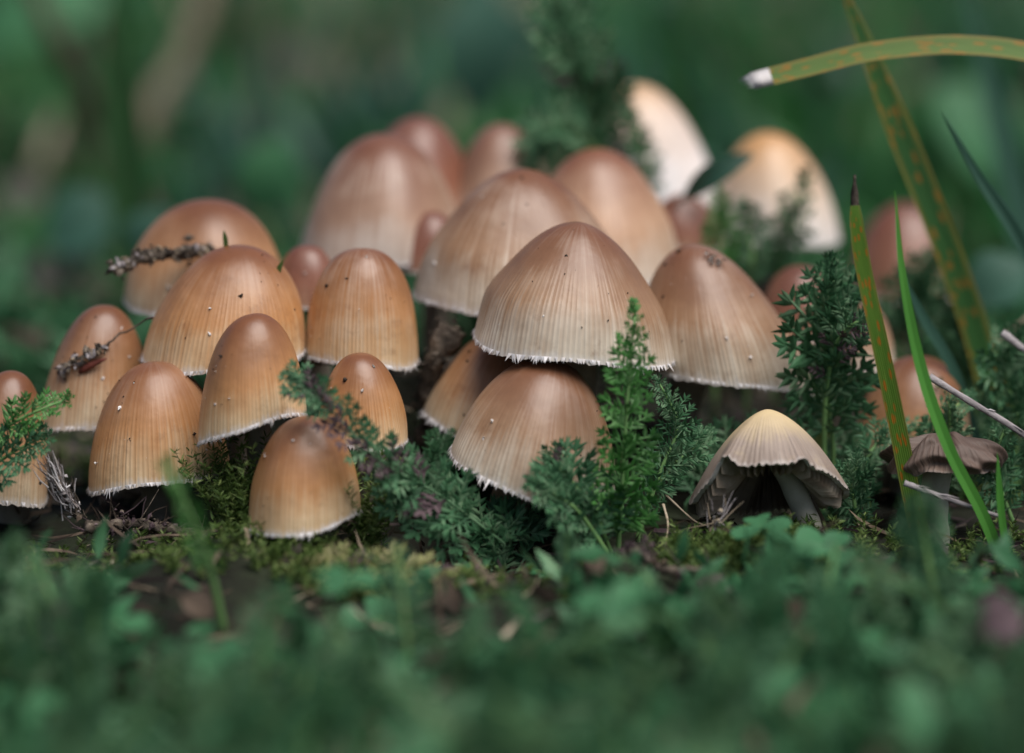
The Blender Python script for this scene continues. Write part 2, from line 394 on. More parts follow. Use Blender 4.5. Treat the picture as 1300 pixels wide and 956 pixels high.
def mushroom(label, Lp, Rp, Ap, Y, q=1.6, e=0.5, tip=0.0, mat=None, fringe=1.0, base=None, stem_r=0.27,
             seed=0, lump=0.034, lift=None, gill=None, flare=0.0, scallop=0.0, apex_dy=0.0, group='brown bell mushrooms in the cluster', wrinkle=0.0, seg=144, stem_mat=None, gill_n=44, gill_drop=0.0, bell=0.0):
    r_ = np.random.default_rng(seed + 100)
    PL, PR, PA = at(*Lp, Y), at(*Rp, Y), at(*Ap, Y + apex_dy)
    C = (PL + PR) / 2; u = (PR - PL) / 2; R = np.linalg.norm(u)
    v = unit(np.array([0, 1.0, tip])); v = unit(v - unit(u) * np.dot(v, unit(u))) * R
    A = PA - C
    rings = 40
    r, h = profile(q, e - 0.025, rings)
    if bell: r = r + bell * np.exp(-((h - 0.38) / 0.18) ** 2)
    if flare: r = r + flare * (1 - h) ** 3
    th = np.arange(seg) / seg * 2 * math.pi
    ph = r_.uniform(0, 6.28, 6)
    def surf(rr, hh, theta):
        """cap surface at ring radius rr, height hh (scalars or arrays)"""
        lum = 1 + lump * (np.sin(2 * theta + ph[0]) * 0.7 + np.sin(3 * theta + ph[1]) * 0.5 + np.sin(5 * theta + ph[2] + 3 * hh) * 0.35) * np.minimum(1, rr * 1.2)
        lum = lum + 0.05 * (vnoise(np.cos(theta) * 1.6 + 11 + seed * 3.7, np.sin(theta) * 1.6 + hh * 2.2) - 0.5) * np.minimum(1, rr * 1.6)
        lum = lum + wrinkle * (vnoise(np.cos(theta) * 3 + 7 + seed, np.sin(theta) * 3 + hh * 4) - 0.5) * np.minimum(1, rr * 1.5)
        hz = hh + lump * 0.9 * np.sin(2 * theta + ph[3]) * (1 - hh) + 0.4 * lump * np.sin(4 * theta + ph[4]) * (1 - hh)
        hz = hz + wrinkle * 0.9 * (vnoise(np.cos(theta) * 2.3 + 17, np.sin(theta) * 2.3 + rr * 2 + seed) - 0.5)
        if lift is not None:
            for (a0, wd, amt) in lift:
                d = np.angle(np.exp(1j * (theta - a0)))
                hz = hz + amt * np.exp(-(d / wd) ** 2) * (1 - hh) ** 2
        if scallop:
            hz = hz + scallop * ((0.5 + 0.5 * np.sin(theta * gill_n)) * (0.3 + vnoise(theta * 5, theta * 0 + 3)) + 1.6 * (vnoise(theta * 3.1, theta * 0) - 0.5)) * (1 - hh) ** 7
        return (C[None] + np.outer(np.cos(theta) * rr * lum, u) + np.outer(np.sin(theta) * rr * lum, v) + np.outer(np.broadcast_to(hz, theta.shape), A))
    bx, by = (C[0] * 0.9, C[1] + 0.6) if base is None else base
    bz = float(ground_h(bx, by)) - 0.25
    root = empty('mushroom', (bx, by, bz + 0.25), label, 'mushroom', group)
    org = np.array([bx, by, bz + 0.25])
    mb = MB(); V = []; UVs = []; F = []
    for i in range(rings):
        rr = max(r[i], 0.0)
        V.append(surf(np.full(seg, rr), np.full(seg, h[i]), th))
    # rim jitter
    jit = r_.normal(0, 0.006, seg); V[-1] = V[-1] + np.outer(jit, A)
    # inner skin
    inner = [(0.965, 0.004), (0.93, 0.03), (0.80, 0.28), (0.55, 0.55), (0.2, 0.72), (0.001, 0.76)]
    for rr, hh in inner:
        pr = np.interp(max(hh, 0), h[::-1], r[::-1])
        V.append(surf(np.full(seg, min(rr, pr * 0.93)) , np.full(seg, hh), th))
    nr = len(V)
    for i in range(nr - 1):
        v0 = min(i / (rings - 1), 1); v1 = min((i + 1) / (rings - 1), 1)
        for k in range(seg):
            k2 = (k + 1) % seg
            F.append((i * seg + k, (i + 1) * seg + k, (i + 1) * seg + k2, i * seg + k2))
            u0, u1 = k / seg, (k + 1) / seg
            UVs.append([(u0, v0), (u0, v1), (u1, v1), (u1, v0)])
    V = np.concatenate(V)
    n_out = (rings) * seg
    mb.add(V, F[:(rings - 1) * seg], UVs[:(rings - 1) * seg], 0)
    mb.add(V, F[(rings - 1) * seg:(rings) * seg], UVs[(rings - 1) * seg:(rings) * seg], 2)
    mb.add(V, F[(rings) * seg:], UVs[(rings) * seg:], 1)
    g = gill or M_gill
    cap = mb.build('cap', [mat, g, M_fringe], root, org)
    # gills: thin radial fins under the skin
    gm = MB()
    for k in range(gill_n):
        a = 2 * math.pi * (k + 0.5) / gill_n
        ta = np.array([a])
        top = [(0.18, 0.70), (0.5, 0.52), (0.78, 0.25), (0.92, 0.02)]
        low = [(0.14, 0.42), (0.42, 0.24 - gill_drop * .6), (0.70, 0.08 - gill_drop), (0.90, 0.0 - gill_drop * .7)]
        vs = []
        for (rt, ht) in top:
            vs.append(surf(np.array([min(rt, np.interp(ht, h[::-1], r[::-1]) * 0.95)]), np.array([ht]), ta)[0])
        for (rt, ht) in low: vs.append(surf(np.array([rt]), np.array([ht]), ta)[0])
        gm.add(vs, [(0, 1, 5, 4), (1, 2, 6, 5), (2, 3, 7, 6)])
    gm.build('gills', g, cap, org)
    # torn rim fibres
    if fringe > 0:
        fm = MB(); n = int(300 * min(1.2, 0.5 + 0.5 * fringe)); an = -unit(A)
        for k in range(n):
            a = r_.uniform(0, 2 * math.pi)
            p = surf(np.array([1.004]), np.array([0.02]), np.array([a]))[0]
            q2 = surf(np.array([1.004]), np.array([0.02]), np.array([a + 0.02 + 0.03 * r_.random()]))[0]
            clump = 0.35 + 1.1 * max(0, math.sin(a * 5 + ph[5]) * 0.5 + math.sin(a * 11 + ph[0]) * 0.5)
            ln = (0.05 + 0.12 * r_.random() ** 2 * clump) * fringe
            out = unit(p - C) * (r_.normal(0.3, 0.3))
            side = unit(q2 - p) * r_.normal(0, 0.35)
            upv = A * 0.012
            t = (p + q2) / 2 + (an + out + side) * ln
            inn = unit(C - p) * 0.02
            fm.add([p + upv, q2 + upv, t, (p + q2) / 2 + upv + inn], [(0, 1, 2), (1, 3, 2), (3, 0, 2)])
        fm.build('rim_fibres', M_fringe, cap, org, smooth=False)
    # stem
    sm = MB()
    top = C + A * 0.62
    mid = (np.array([bx, by, bz]) * 0.5 + top * 0.5) + np.array([0.10 * math.sin(seed * 2.3), 0, 0])
    path = spline([np.array([bx, by, bz]), mid, top], 16)
    rad = np.linspace(1.25, 0.95, 16) * stem_r * (1 + 0.04 * np.sin(np.arange(16) * 1.7 + seed)); rad[0] *= 1.2
    tube(sm, path, rad, 16)
    sm.build('stem', stem_mat or M_stem, root, org)
    CAPS.append(dict(surf=surf, r=r, h=h, R=R, C=C, A=A))
    return root

def cm(name, kind, lines, seed, **kw):
    pal = {  # albedo: apex, mid, rim
        'orange': ((0.180, 0.068, 0.027), (0.47, 0.225, 0.085), (0.70, 0.50, 0.29)),
        'brown': ((0.155, 0.060, 0.026), (0.39, 0.200, 0.090), (0.64, 0.50, 0.33)),
        'grey': ((0.165, 0.068, 0.032), (0.31, 0.180, 0.098), (0.60, 0.52, 0.41)),
        'tan': ((0.20, 0.080, 0.042), (0.48, 0.29, 0.175), (0.68, 0.59, 0.48)),
        'pink': ((0.17, 0.070, 0.040), (0.36, 0.22, 0.145), (0.56, 0.47, 0.40)),
        'red': ((0.15, 0.055, 0.033), (0.24, 0.095, 0.055), (0.40, 0.23, 0.15)),
        'white': ((0.52, 0.33, 0.19), (0.80, 0.74, 0.71), (0.84, 0.82, 0.82)),
        'cream': ((0.50, 0.27, 0.11), (0.68, 0.53, 0.40), (0.78, 0.73, 0.69)),
        'open': ((0.60, 0.46, 0.25), (0.29, 0.225, 0.18), (0.22, 0.165, 0.135)),
        'wither': ((0.085, 0.052, 0.038), (0.10, 0.062, 0.045), (0.15, 0.10, 0.075)),
    }[kind]
    return cap_mat(name, *pal, lines, seed=seed, **kw)

PI = math.pi
mushroom('large bell mushroom with grey furrowed skirt, its front behind the upright feathery leaf', (600, 424), (857, 462), (737, 282), 0.0, 1.35, 0.585, 0.02, cm('cap_skin_centre', 'grey', 118, 1, bloom=0.3), 1.0, bell=0.04, base=(1.2, 1.5), seed=1, stem_r=0.33, gill=M_gill_pale)
mushroom('broad grey-brown bell mushroom whose lower half hides behind the large furrowed cap', (530, 378), (797, 392), (666, 214), 3.2, 1.45, 0.565, 0.0, cm('cap_skin_broad', 'grey', 120, 2, bloom=0.4), 0.8, bell=0.035, base=(0.2, 4.5), seed=2, stem_r=0.34, gill=M_gill_pale)
mushroom('brown bell mushroom with soil crumbs on its tip and a pale wide skirt', (815, 475), (1024, 492), (884, 310), 1.9, 1.6, 0.53, -0.06, cm('cap_skin_crumb', 'grey', 112, 3, bloom=0.3), 0.6, bell=0.03, base=(3.3, 3.0), seed=3, stem_r=0.33)
mushroom('pale tan smooth mushroom rising behind the two big bell caps', (655, 350), (868, 345), (757, 188), 6.2, 1.4, 0.52, 0.0, cm('cap_skin_pale', 'tan', 100, 4, depth=0.25), 0.4, bell=0.025, base=(1.4, 7.0), seed=4)
mushroom('big pinkish-tan mushroom at the back with pale bloom on its flank', (377, 325), (590, 330), (489, 170), 6.8, 1.5, 0.5, 0.0, cm('cap_skin_pink', 'pink', 100, 5, bloom=0.75, depth=0.2), 0.4, base=(-2.4, 7.5), seed=5)
mushroom('reddish-brown mushroom top peeping over the big pinkish-tan cap', (455, 275), (605, 275), (531, 148), 9.6, 1.6, 0.5, 0.0, cm('cap_skin_red', 'red', 80, 6, depth=0.2, bloom=0.1), 0.3, base=(-1.6, 10), seed=6)
mushroom('dull brown mushroom tucked beneath the drooping dark feathery sprig', (572, 275), (705, 275), (637, 157), 9.4, 1.7, 0.5, 0.0, cm('cap_skin_dull', 'pink', 80, 7, depth=0.2, bloom=0.1), 0.3, base=(0.0, 10), seed=7)
mushroom('rounded tan mushroom with the mossy twig lying across its front', (157, 385), (366, 385), (264, 253), 3.9, 1.8, 0.48, 0.0, cm('cap_skin_twig', 'brown', 100, 8, depth=0.3, bloom=0.1), 0.5, base=(-5.4, 4.5), seed=8)
mushroom('small smooth reddish-tan mushroom squeezed between larger brown caps', (350, 385), (430, 385), (390, 311), 2.9, 2.2, 0.45, 0.0, cm('cap_skin_small', 'red', 70, 9, depth=0.2, bloom=0.15), 0.4, base=(-4.0, 3.6), seed=9, stem_r=0.2)
mushroom('orange-brown bell mushroom with ragged white rim, leaning over two smaller caps', (183, 452), (390, 448), (301, 312), 0.7, 1.7, 0.5, 0.08, cm('cap_skin_ragged', 'orange', 104, 10), 1.0, bell=0.01, base=(-5.4, 1.8), seed=10)
mushroom('smooth orange-brown egg-shaped mushroom standing before the ragged rimmed bell cap', (252, 560), (388, 524), (315, 399), -1.9, 1.75, 0.46, -0.08, cm('cap_skin_egg', 'orange', 88, 11), 0.9, base=(-4.8, -1.0), seed=11, stem_r=0.24)
mushroom('tall orange-brown thimble-shaped mushroom with a pale smudge near its rim', (389, 460), (530, 463), (461, 315), 0.9, 2.1, 0.42, -0.10, cm('cap_skin_thimble', 'orange', 88, 12, bloom=0.4), 0.9, base=(-2.8, 1.8), seed=12, stem_r=0.25)
mushroom('orange-brown bell mushroom low on the moss beside the grey fibrous tuft', (113, 618), (288, 604), (194, 459), -0.6, 1.75, 0.47, -0.08, cm('cap_skin_low', 'orange', 96, 13), 0.9, base=(-7.0, 0.4), seed=13)
mushroom('tan bell mushroom with a dry seed head stuck across its front', (47, 548), (192, 540), (130, 387), 1.2, 1.75, 0.48, -0.10, cm('cap_skin_seed', 'brown', 92, 14), 0.8, base=(-7.9, 2.0), seed=14)
mushroom('dull brown mushroom behind the green feathery leaf at the edge of the cluster', (-62, 628), (62, 632), (14, 471), -0.4, 1.8, 0.47, 0.04, cm('cap_skin_dim', 'brown', 88, 15, bloom=0.1), 0.5, base=(-10, 0.4), seed=15)
mushroom('little glossy amber mushroom behind the sprig with withered purple bits', (403, 562), (517, 562), (457, 448), -1.2, 1.8, 0.46, 0.0, cm('cap_skin_amber', 'orange', 80, 16, rough=0.3), 0.6, base=(-2.9, -0.5), seed=16, stem_r=0.22)
mushroom('squat orange-brown mushroom sitting lowest, its rim almost on the moss', (313, 668), (459, 654), (386, 529), -2.9, 1.8, 0.46, 0.02, cm('cap_skin_squat', 'orange', 90, 17), 0.8, base=(-3.9, -2.4), seed=17, stem_r=0.24)
mushroom('tilted brown mushroom with white ragged rim sheltered beneath the large furrowed cap', (569, 576), (778, 632), (704, 457), -1.4, 1.5, 0.5, 0.06, cm('cap_skin_tilted', 'grey', 104, 18, bloom=0.2), 1.05, base=(-0.3, -0.3), seed=18, stem_r=0.33)
mushroom('narrow slanted mushroom with bright white rim fibres, half hidden by its tilted neighbour', (539, 526), (692, 575), (648, 424), 1.3, 1.7, 0.5, 0.08, cm('cap_skin_slanted', 'brown', 84, 19), 1.4, base=(-0.2, 2.6), seed=19, stem_r=0.24)
mushroom('old flared mushroom with exposed gills, cream tip and grey-brown skirt', (872, 626), (1077, 622), (974, 520), -1.8, 1.1, 0.70, -0.52, cm('cap_skin_flared', 'open', 90, 20, rough=0.55, edge=0.35, bloom=0.75, start=0.35, depth=0.8), 0.0, base=(5.9, -1.6), seed=20, lump=0.03, scallop=0.03, stem_r=0.21, gill=M_gill_pale, gill_n=64, gill_drop=0.17, stem_mat=M_stem_pale, lift=[(PI * 1.30, 0.16, 0.20), (PI * 1.08, 0.4, -0.14), (PI * 1.62, 0.10, 0.10), (PI * 1.9, 0.3, -0.06)], group='mushrooms apart from the cluster')
mushroom('withered dark brown mushroom with a flat curled cap on a thin stem', (1128, 602), (1270, 594), (1194, 554), -1.4, 2.6, 0.36, -0.12, cm('cap_skin_withered', 'wither', 60, 21, rough=0.6, bloom=0.12, edge=0.15, start=0.1, depth=0.9), 0.0, base=(8.25, -1.4), seed=21, lump=0.05, wrinkle=0.5, stem_mat=M_stem_pale, stem_r=0.26, group='mushrooms apart from the cluster')
mushroom('orange-brown mushroom standing alone behind the tall green grass blades', (1081, 575), (1236, 575), (1166, 452), 2.2, 1.9, 0.46, 0.0, cm('cap_skin_alone', 'brown', 90, 22, depth=0.3), 0.5, base=(8.0, 3.0), seed=22, group='mushrooms apart from the cluster')
mushroom('blurred reddish-tan mushroom behind the dark bushy feathery rosette', (960, 430), (1072, 430), (1016, 337), 5.2, 1.9, 0.48, 0.0, cm('cap_skin_rosette', 'red', 70, 23, depth=0.2, bloom=0.1), 0.3, base=(5.9, 5.8), seed=23, stem_r=0.22)
mushroom('small tan mushroom showing just beside the rust-spotted grass blade', (1062, 470), (1138, 470), (1100, 385), 4.2, 1.9, 0.48, 0.0, cm('cap_skin_beside', 'tan', 70, 24, depth=0.2), 0.3, base=(7.0, 4.8), seed=24, stem_r=0.2)
mushroom('tall whitish mushroom with a tan tip behind the drooping dark sprig', (745, 262), (916, 262), (808, 106), 12.5, 1.5, 0.5, 0.0, cm('cap_skin_white', 'white', 80, 25, depth=0.15, bloom=0.0), 0.3, base=(3.2, 13), seed=25, lump=0.01)
mushroom('cream mushroom with golden tip, a dark oval leaf before it', (904, 305), (1066, 305), (975, 168), 11.0, 1.6, 0.5, 0.0, cm('cap_skin_cream', 'cream', 80, 26, depth=0.15), 0.3, base=(5.8, 11.6), seed=26, lump=0.01)
mushroom('small dull reddish mushroom low between the pale tan and cream mushrooms', (820, 315), (915, 315), (866, 246), 8.6, 1.9, 0.48, 0.0, cm('cap_skin_between', 'red', 60, 27, depth=0.15, bloom=0.15), 0.3, base=(3.9, 9.2), seed=27, stem_r=0.2)
mushroom('blurred red-brown mushroom behind the thin green grass stalk', (1078, 372), (1226, 376), (1150, 258), 13.5, 1.6, 0.5, 0.0, cm('cap_skin_far', 'red', 70, 28, depth=0.15, bloom=0.3), 0.3, base=(9.0, 14), seed=28, group='mushrooms apart from the cluster')
mushroom('little orange mushroom wedged behind the broad grey-brown bell cap', (503, 345), (590, 345), (548, 268), 5.6, 1.9, 0.48, 0.0, cm('cap_skin_wedged', 'red', 64, 29, depth=0.2), 0.3, base=(-1.6, 6.4), seed=29, stem_r=0.2)

# ------------------------------------------------------------------ feathery yarrow leaves
def lobe(mb, p, d, nrm, ln, wd, mi=0):
    d = unit(d); s = unit(np.cross(nrm, d)); nrm = unit(np.cross(d, s))
    prof = [(0.0, 0.5), (0.38, 1.0), (0.72, 0.55)]
    V = []
    for t, wv in prof:
        c = p + d * ln * t + nrm * ln * 0.10 * t * t
        V += [c + s * wd * wv, c + nrm * wd * 0.35 * wv, c - s * wd * wv, c - nrm * wd * 0.35 * wv]
    V.append(p + d * ln + nrm * ln * 0.12)
    F = []
    for i in range(2):
        for k in range(4):
            k2 = (k + 1) % 4
            F.append((i * 4 + k, i * 4 + k2, (i + 1) * 4 + k2, (i + 1) * 4 + k))
    for k in range(4): F.append((8 + k, 8 + (k + 1) % 4, 12))
    mb.add(V, F, None, mi)

def make_pinna_mesh(name, mat, seed, scale=100.0):
    """one side-leaflet of unit length (1 cm * scale later) along +X, lobed, in the XY plane"""
    r = random.Random(seed); mb = MB()
    z = np.array([0, 0, 1.0])
    path = [np.array([t, 0.04 * math.sin(t * 3 + seed), 0.12 * t * t]) for t in np.linspace(0, 0.82, 5)]
    tube(mb, path, [0.035, 0.034, 0.03, 0.026, 0.02], 4)
    for x in (0.16, 0.36, 0.56, 0.74):
        for s in (-1, 1):
            a = math.radians(r.uniform(34, 62)) * s
            ln = (0.52 - 0.26 * x) * r.uniform(0.8, 1.25)
            nn = unit(np.array([r.uniform(-.35, .35), r.uniform(-.35, .35), 1]))
            lobe(mb, np.array([x + r.uniform(-.03, .03), 0, 0.12 * x * x]), np.array([math.cos(a), math.sin(a), r.uniform(-0.3, 0.55)]), nn, ln, 0.056)
    for k in range(2):
        lobe(mb, np.array([0.74, 0, 0.065]), np.array([1, 0.25 * (k * 2 - 1) * r.uniform(.2, 1), 0.25]), z, 0.36, 0.052)
    return mb.mesh(name, mat, smooth=False)

PINNA = {}
for key, mat in (('green', M_yar), ('blue', M_yar_blue), ('pale', M_yar_pale), ('purple', M_purple)):
    PINNA[key] = [make_pinna_mesh('pinna_' + key, mat, 11 * k + 3) for k in range(3)]

def frond_layout(path, width, n, face, r, ranks=3, t0=0.06, droop=0.0, wfun=None):
    """yield (position, matrix basis X Y Z, length) of each side-leaflet along the rachis"""
    T = np.gradient(path, axis=0); m = len(path); out = []
    for i in range(n):
        t = t0 + (1 - t0) * (i + 0.5) / n
        f = t * (m - 1); k = min(int(f), m - 2); u = f - k
        p = path[k] * (1 - u) + path[k + 1] * u; tg = unit(T[k])
        nf = unit(face - tg * np.dot(face, tg)); sd = np.cross(tg, nf)
        w = width * (wfun(t) if wfun else (0.55 + 0.9 * math.sin(PI * min(1, 0.18 + t * 0.80))) * 0.75)
        for rank in range(ranks):
            az = (0, PI, PI * 0.5, -PI * 0.5)[rank] + r.uniform(-0.3, 0.5) * (1 if rank != 1 else -1)
            if rank >= 2 and r.random() < 0.25: continue
            rad = sd * math.cos(az) + nf * math.sin(az)
            el = math.radians(r.uniform(12, 34)) + 0.45 * t
            X = unit(rad * math.cos(el) + tg * math.sin(el) - np.array([0, 0, droop]))
            Z = unit((nf * r.uniform(0.5, 1.0) + tg * r.uniform(-0.3, 0.5)) if rank < 2 else (tg * math.cos(el) - rad * math.sin(el))); Z = unit(Z - X * np.dot(X, Z)); Yv = np.cross(Z, X)
            out.append((p, X, Yv, Z, w * r.uniform(0.8, 1.12) * (0.8 if rank >= 2 else 1)))
    return out

def frond(label, pts, width, n, pal='green', face=(0, -0.85, 0.5), ranks=3, seed=0, stalk=0.05, withered=0.0, group=None, wfun=None, t0=0.06, droop=0.0, stalk_mat=None):
    """a feathery leaf whose side-leaflets are parts of their own"""
    r = random.Random(seed)
    path = spline([at(*p) if len(p) == 3 else np.array(p[:3]) for p in pts], 24)
    org = path[0].copy()
    root = empty('yarrow_leaf', org, label, 'leaf', group)
    mb = MB(); g0 = np.array([org[0], org[1] + 0.15, float(ground_h(org[0], org[1] + 0.15)) - 0.1])
    if org[2] - g0[2] > 0.25:      # the leaf stalk runs on down to the soil
        pre = np.linspace(g0, org, 7)[:-1]; full = np.vstack([pre, path])
    else: full = path
    tube(mb, full, np.concatenate([np.full(len(full) - 24, stalk * 1.1), np.linspace(1.0, 0.4, 24) * stalk]), 7); mb.build('rachis', stalk_mat or M_rachis, root, org)
    for (p, X, Yv, Z, ln) in frond_layout(path, width, n, np.array(face, float), r, ranks, t0, droop, wfun):
        key = pal
        if withered and r.random() < withered: key = 'purple'
        o = bpy.data.objects.new('leaflet', r.choice(PINNA[key])); COL.objects.link(o); o.parent = root
        M = Matrix.Identity(4)
        for a in range(3):
            M[a][0] = X[a] * ln; M[a][1] = Yv[a] * ln; M[a][2] = Z[a] * ln; M[a][3] = (p[a] - org[a]) * CM
        o.matrix_local = M
    # terminal tuft
    for k in range(3):
        tg = unit(path[-1] - path[-3]); X = unit(tg + np.array([r.uniform(-.5, .5), r.uniform(-.3, .3), r.uniform(-.2, .5)]))
        Z = unit(np.cross(X, np.array([r.uniform(-1, 1), 0.3, 0.5]))); Yv = np.cross(Z, X)
        o = bpy.data.objects.new('leaflet', PINNA[pal][k]); COL.objects.link(o); o.parent = root
        M = Matrix.Identity(4); ln = width * 0.45
        for a in range(3):
            M[a][0] = X[a] * ln; M[a][1] = Yv[a] * ln; M[a][2] = Z[a] * ln; M[a][3] = (path[-1][a] - org[a]) * CM
        o.matrix_local = M
    return root

frond('upright bright green feathery leaf standing in front of the large furrowed cap', [(785, 700, -3.0), (790, 610, -3.1), (797, 500, -3.1), (806, 402, -3.0)], 0.80, 17, 'green', seed=1, ranks=4, wfun=lambda t: 1.0 - 0.68 * t ** 2.5)
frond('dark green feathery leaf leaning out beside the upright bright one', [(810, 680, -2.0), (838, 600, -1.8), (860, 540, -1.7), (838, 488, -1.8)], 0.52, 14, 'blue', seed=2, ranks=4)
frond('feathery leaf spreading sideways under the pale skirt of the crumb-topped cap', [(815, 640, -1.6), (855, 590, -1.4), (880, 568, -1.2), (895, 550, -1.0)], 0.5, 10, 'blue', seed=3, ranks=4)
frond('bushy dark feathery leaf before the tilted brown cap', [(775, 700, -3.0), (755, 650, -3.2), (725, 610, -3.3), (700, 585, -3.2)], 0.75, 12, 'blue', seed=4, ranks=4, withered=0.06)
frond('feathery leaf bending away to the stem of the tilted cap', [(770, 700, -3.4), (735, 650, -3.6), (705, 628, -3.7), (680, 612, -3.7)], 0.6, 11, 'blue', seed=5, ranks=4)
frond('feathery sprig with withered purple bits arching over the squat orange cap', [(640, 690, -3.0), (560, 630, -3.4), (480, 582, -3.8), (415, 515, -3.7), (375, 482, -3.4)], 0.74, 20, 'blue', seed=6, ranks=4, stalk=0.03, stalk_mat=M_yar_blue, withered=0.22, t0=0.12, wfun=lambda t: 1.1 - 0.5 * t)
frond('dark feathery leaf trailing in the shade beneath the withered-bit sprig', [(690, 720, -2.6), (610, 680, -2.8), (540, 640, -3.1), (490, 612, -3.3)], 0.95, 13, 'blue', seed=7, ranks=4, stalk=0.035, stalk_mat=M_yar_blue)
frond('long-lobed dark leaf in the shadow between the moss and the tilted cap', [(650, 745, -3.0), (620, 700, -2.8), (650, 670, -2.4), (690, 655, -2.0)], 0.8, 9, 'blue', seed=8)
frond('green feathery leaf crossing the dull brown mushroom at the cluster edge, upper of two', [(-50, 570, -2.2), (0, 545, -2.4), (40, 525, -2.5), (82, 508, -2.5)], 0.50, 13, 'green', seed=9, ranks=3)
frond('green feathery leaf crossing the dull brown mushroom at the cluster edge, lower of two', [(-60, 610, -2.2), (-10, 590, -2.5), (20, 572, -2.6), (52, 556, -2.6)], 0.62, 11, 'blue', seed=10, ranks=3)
frond('dark bushy feathery rosette pressed against the crumb-topped cap', [(1058, 570, 0.4), (1050, 490, 0.3), (1048, 420, 0.2), (1058, 352, 0.3)], 1.2, 15, 'blue', seed=11, ranks=4, withered=0.03)
frond('short feathery shoot with withered tip beside the dark bushy rosette', [(1048, 500, 0.0), (1060, 440, -0.3), (1085, 410, -0.5), (1105, 415, -0.5)], 0.5, 9, 'blue', seed=12, ranks=4, withered=0.3)
frond('feathery leaf curling round the withered dark brown mushroom', [(1105, 650, -0.4), (1098, 600, -0.4), (1112, 565, -0.2), (1150, 550, 0.2), (1190, 535, 0.3)], 0.5, 12, 'blue', seed=13, ranks=3)
frond('little feathery leaf at the foot of the old flared mushroom', [(1095, 680, -1.2), (1085, 640, -1.3), (1082, 610, -1.3), (1090, 585, -1.2)], 0.55, 10, 'blue', seed=14, ranks=4)
frond('soft-focus green feathery leaf standing alone before the low bell mushroom', [(282, 790, -7.5), (266, 720, -7.7), (240, 650, -7.9), (212, 590, -8.0)], 0.42, 12, 'green', seed=15, ranks=2, stalk=0.075, t0=0.3, wfun=lambda t: 0.95 - 0.3 * t)
frond('yellowing feathery leaf lying flat below the squat orange mushroom', [(310, 742, -4.6), (400, 730, -4.9), (500, 722, -5.0), (588, 740, -5.0)], 0.62, 17, 'pale', seed=16, ranks=3, withered=0.22, face=(0, -0.6, 0.8))
frond('green feathery leaf among the grass blades by the lone orange mushroom', [(1150, 640, 0.2), (1180, 580, 0.0), (1200, 530, 0.1), (1228, 505, 0.3)], 0.5, 11, 'blue', seed=17, ranks=3)
frond('feathery leaf at the soil behind the flared mushroom', [(1040, 690, 0.0), (1062, 640, 0.3), (1078, 590, 0.6), (1085, 555, 0.8)], 0.7, 11, 'blue', seed=18, ranks=3)
frond('added dark feathery leaf deepening the shade beneath the crumb-topped cap', [(870, 640, 0.2), (905, 600, 0.4), (940, 570, 0.5), (985, 545, 0.6)], 0.8, 11, 'blue', seed=31, ranks=4, stalk=0.03, stalk_mat=M_yar_blue)  # leaf added to darken the lit soil slope under this cap
frond('added dark feathery leaf darkening the hollow between the slanted mushroom and the sprig', [(590, 690, -0.6), (560, 640, -0.4), (548, 600, -0.2), (565, 560, 0.0)], 0.7, 11, 'blue', seed=32, ranks=4, stalk=0.03, stalk_mat=M_yar_blue)  # another added leaf, there to make the gap under the caps darker
# soft, further back
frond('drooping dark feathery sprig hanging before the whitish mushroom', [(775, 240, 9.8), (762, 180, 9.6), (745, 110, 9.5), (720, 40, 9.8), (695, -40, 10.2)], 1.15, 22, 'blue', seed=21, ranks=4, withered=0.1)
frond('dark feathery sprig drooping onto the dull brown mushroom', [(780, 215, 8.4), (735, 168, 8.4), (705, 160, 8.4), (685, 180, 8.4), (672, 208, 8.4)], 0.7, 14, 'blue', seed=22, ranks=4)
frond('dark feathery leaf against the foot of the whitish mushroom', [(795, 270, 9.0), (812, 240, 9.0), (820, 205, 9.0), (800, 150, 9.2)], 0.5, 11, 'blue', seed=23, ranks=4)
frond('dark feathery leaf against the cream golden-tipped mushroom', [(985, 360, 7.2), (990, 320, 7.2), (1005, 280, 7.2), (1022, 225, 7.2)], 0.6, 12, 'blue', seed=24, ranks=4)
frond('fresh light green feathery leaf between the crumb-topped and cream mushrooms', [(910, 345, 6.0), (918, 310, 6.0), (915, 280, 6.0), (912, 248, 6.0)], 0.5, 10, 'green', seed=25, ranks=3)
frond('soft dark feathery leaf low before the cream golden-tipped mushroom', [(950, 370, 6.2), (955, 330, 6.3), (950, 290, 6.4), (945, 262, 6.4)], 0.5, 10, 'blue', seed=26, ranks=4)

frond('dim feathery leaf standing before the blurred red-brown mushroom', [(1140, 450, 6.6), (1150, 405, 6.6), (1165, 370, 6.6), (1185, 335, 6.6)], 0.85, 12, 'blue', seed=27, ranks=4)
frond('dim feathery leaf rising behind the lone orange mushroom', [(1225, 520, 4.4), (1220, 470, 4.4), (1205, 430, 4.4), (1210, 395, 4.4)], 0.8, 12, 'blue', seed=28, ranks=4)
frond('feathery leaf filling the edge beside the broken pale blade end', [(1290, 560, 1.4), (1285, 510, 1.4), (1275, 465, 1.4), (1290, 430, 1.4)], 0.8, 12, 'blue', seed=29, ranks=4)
frond('feathery leaf low between the two bleached dry stalks', [(1285, 660, -0.8), (1270, 620, -0.8), (1262, 585, -0.8), (1275, 545, -0.8)], 0.6, 11, 'blue', seed=30, ranks=4)

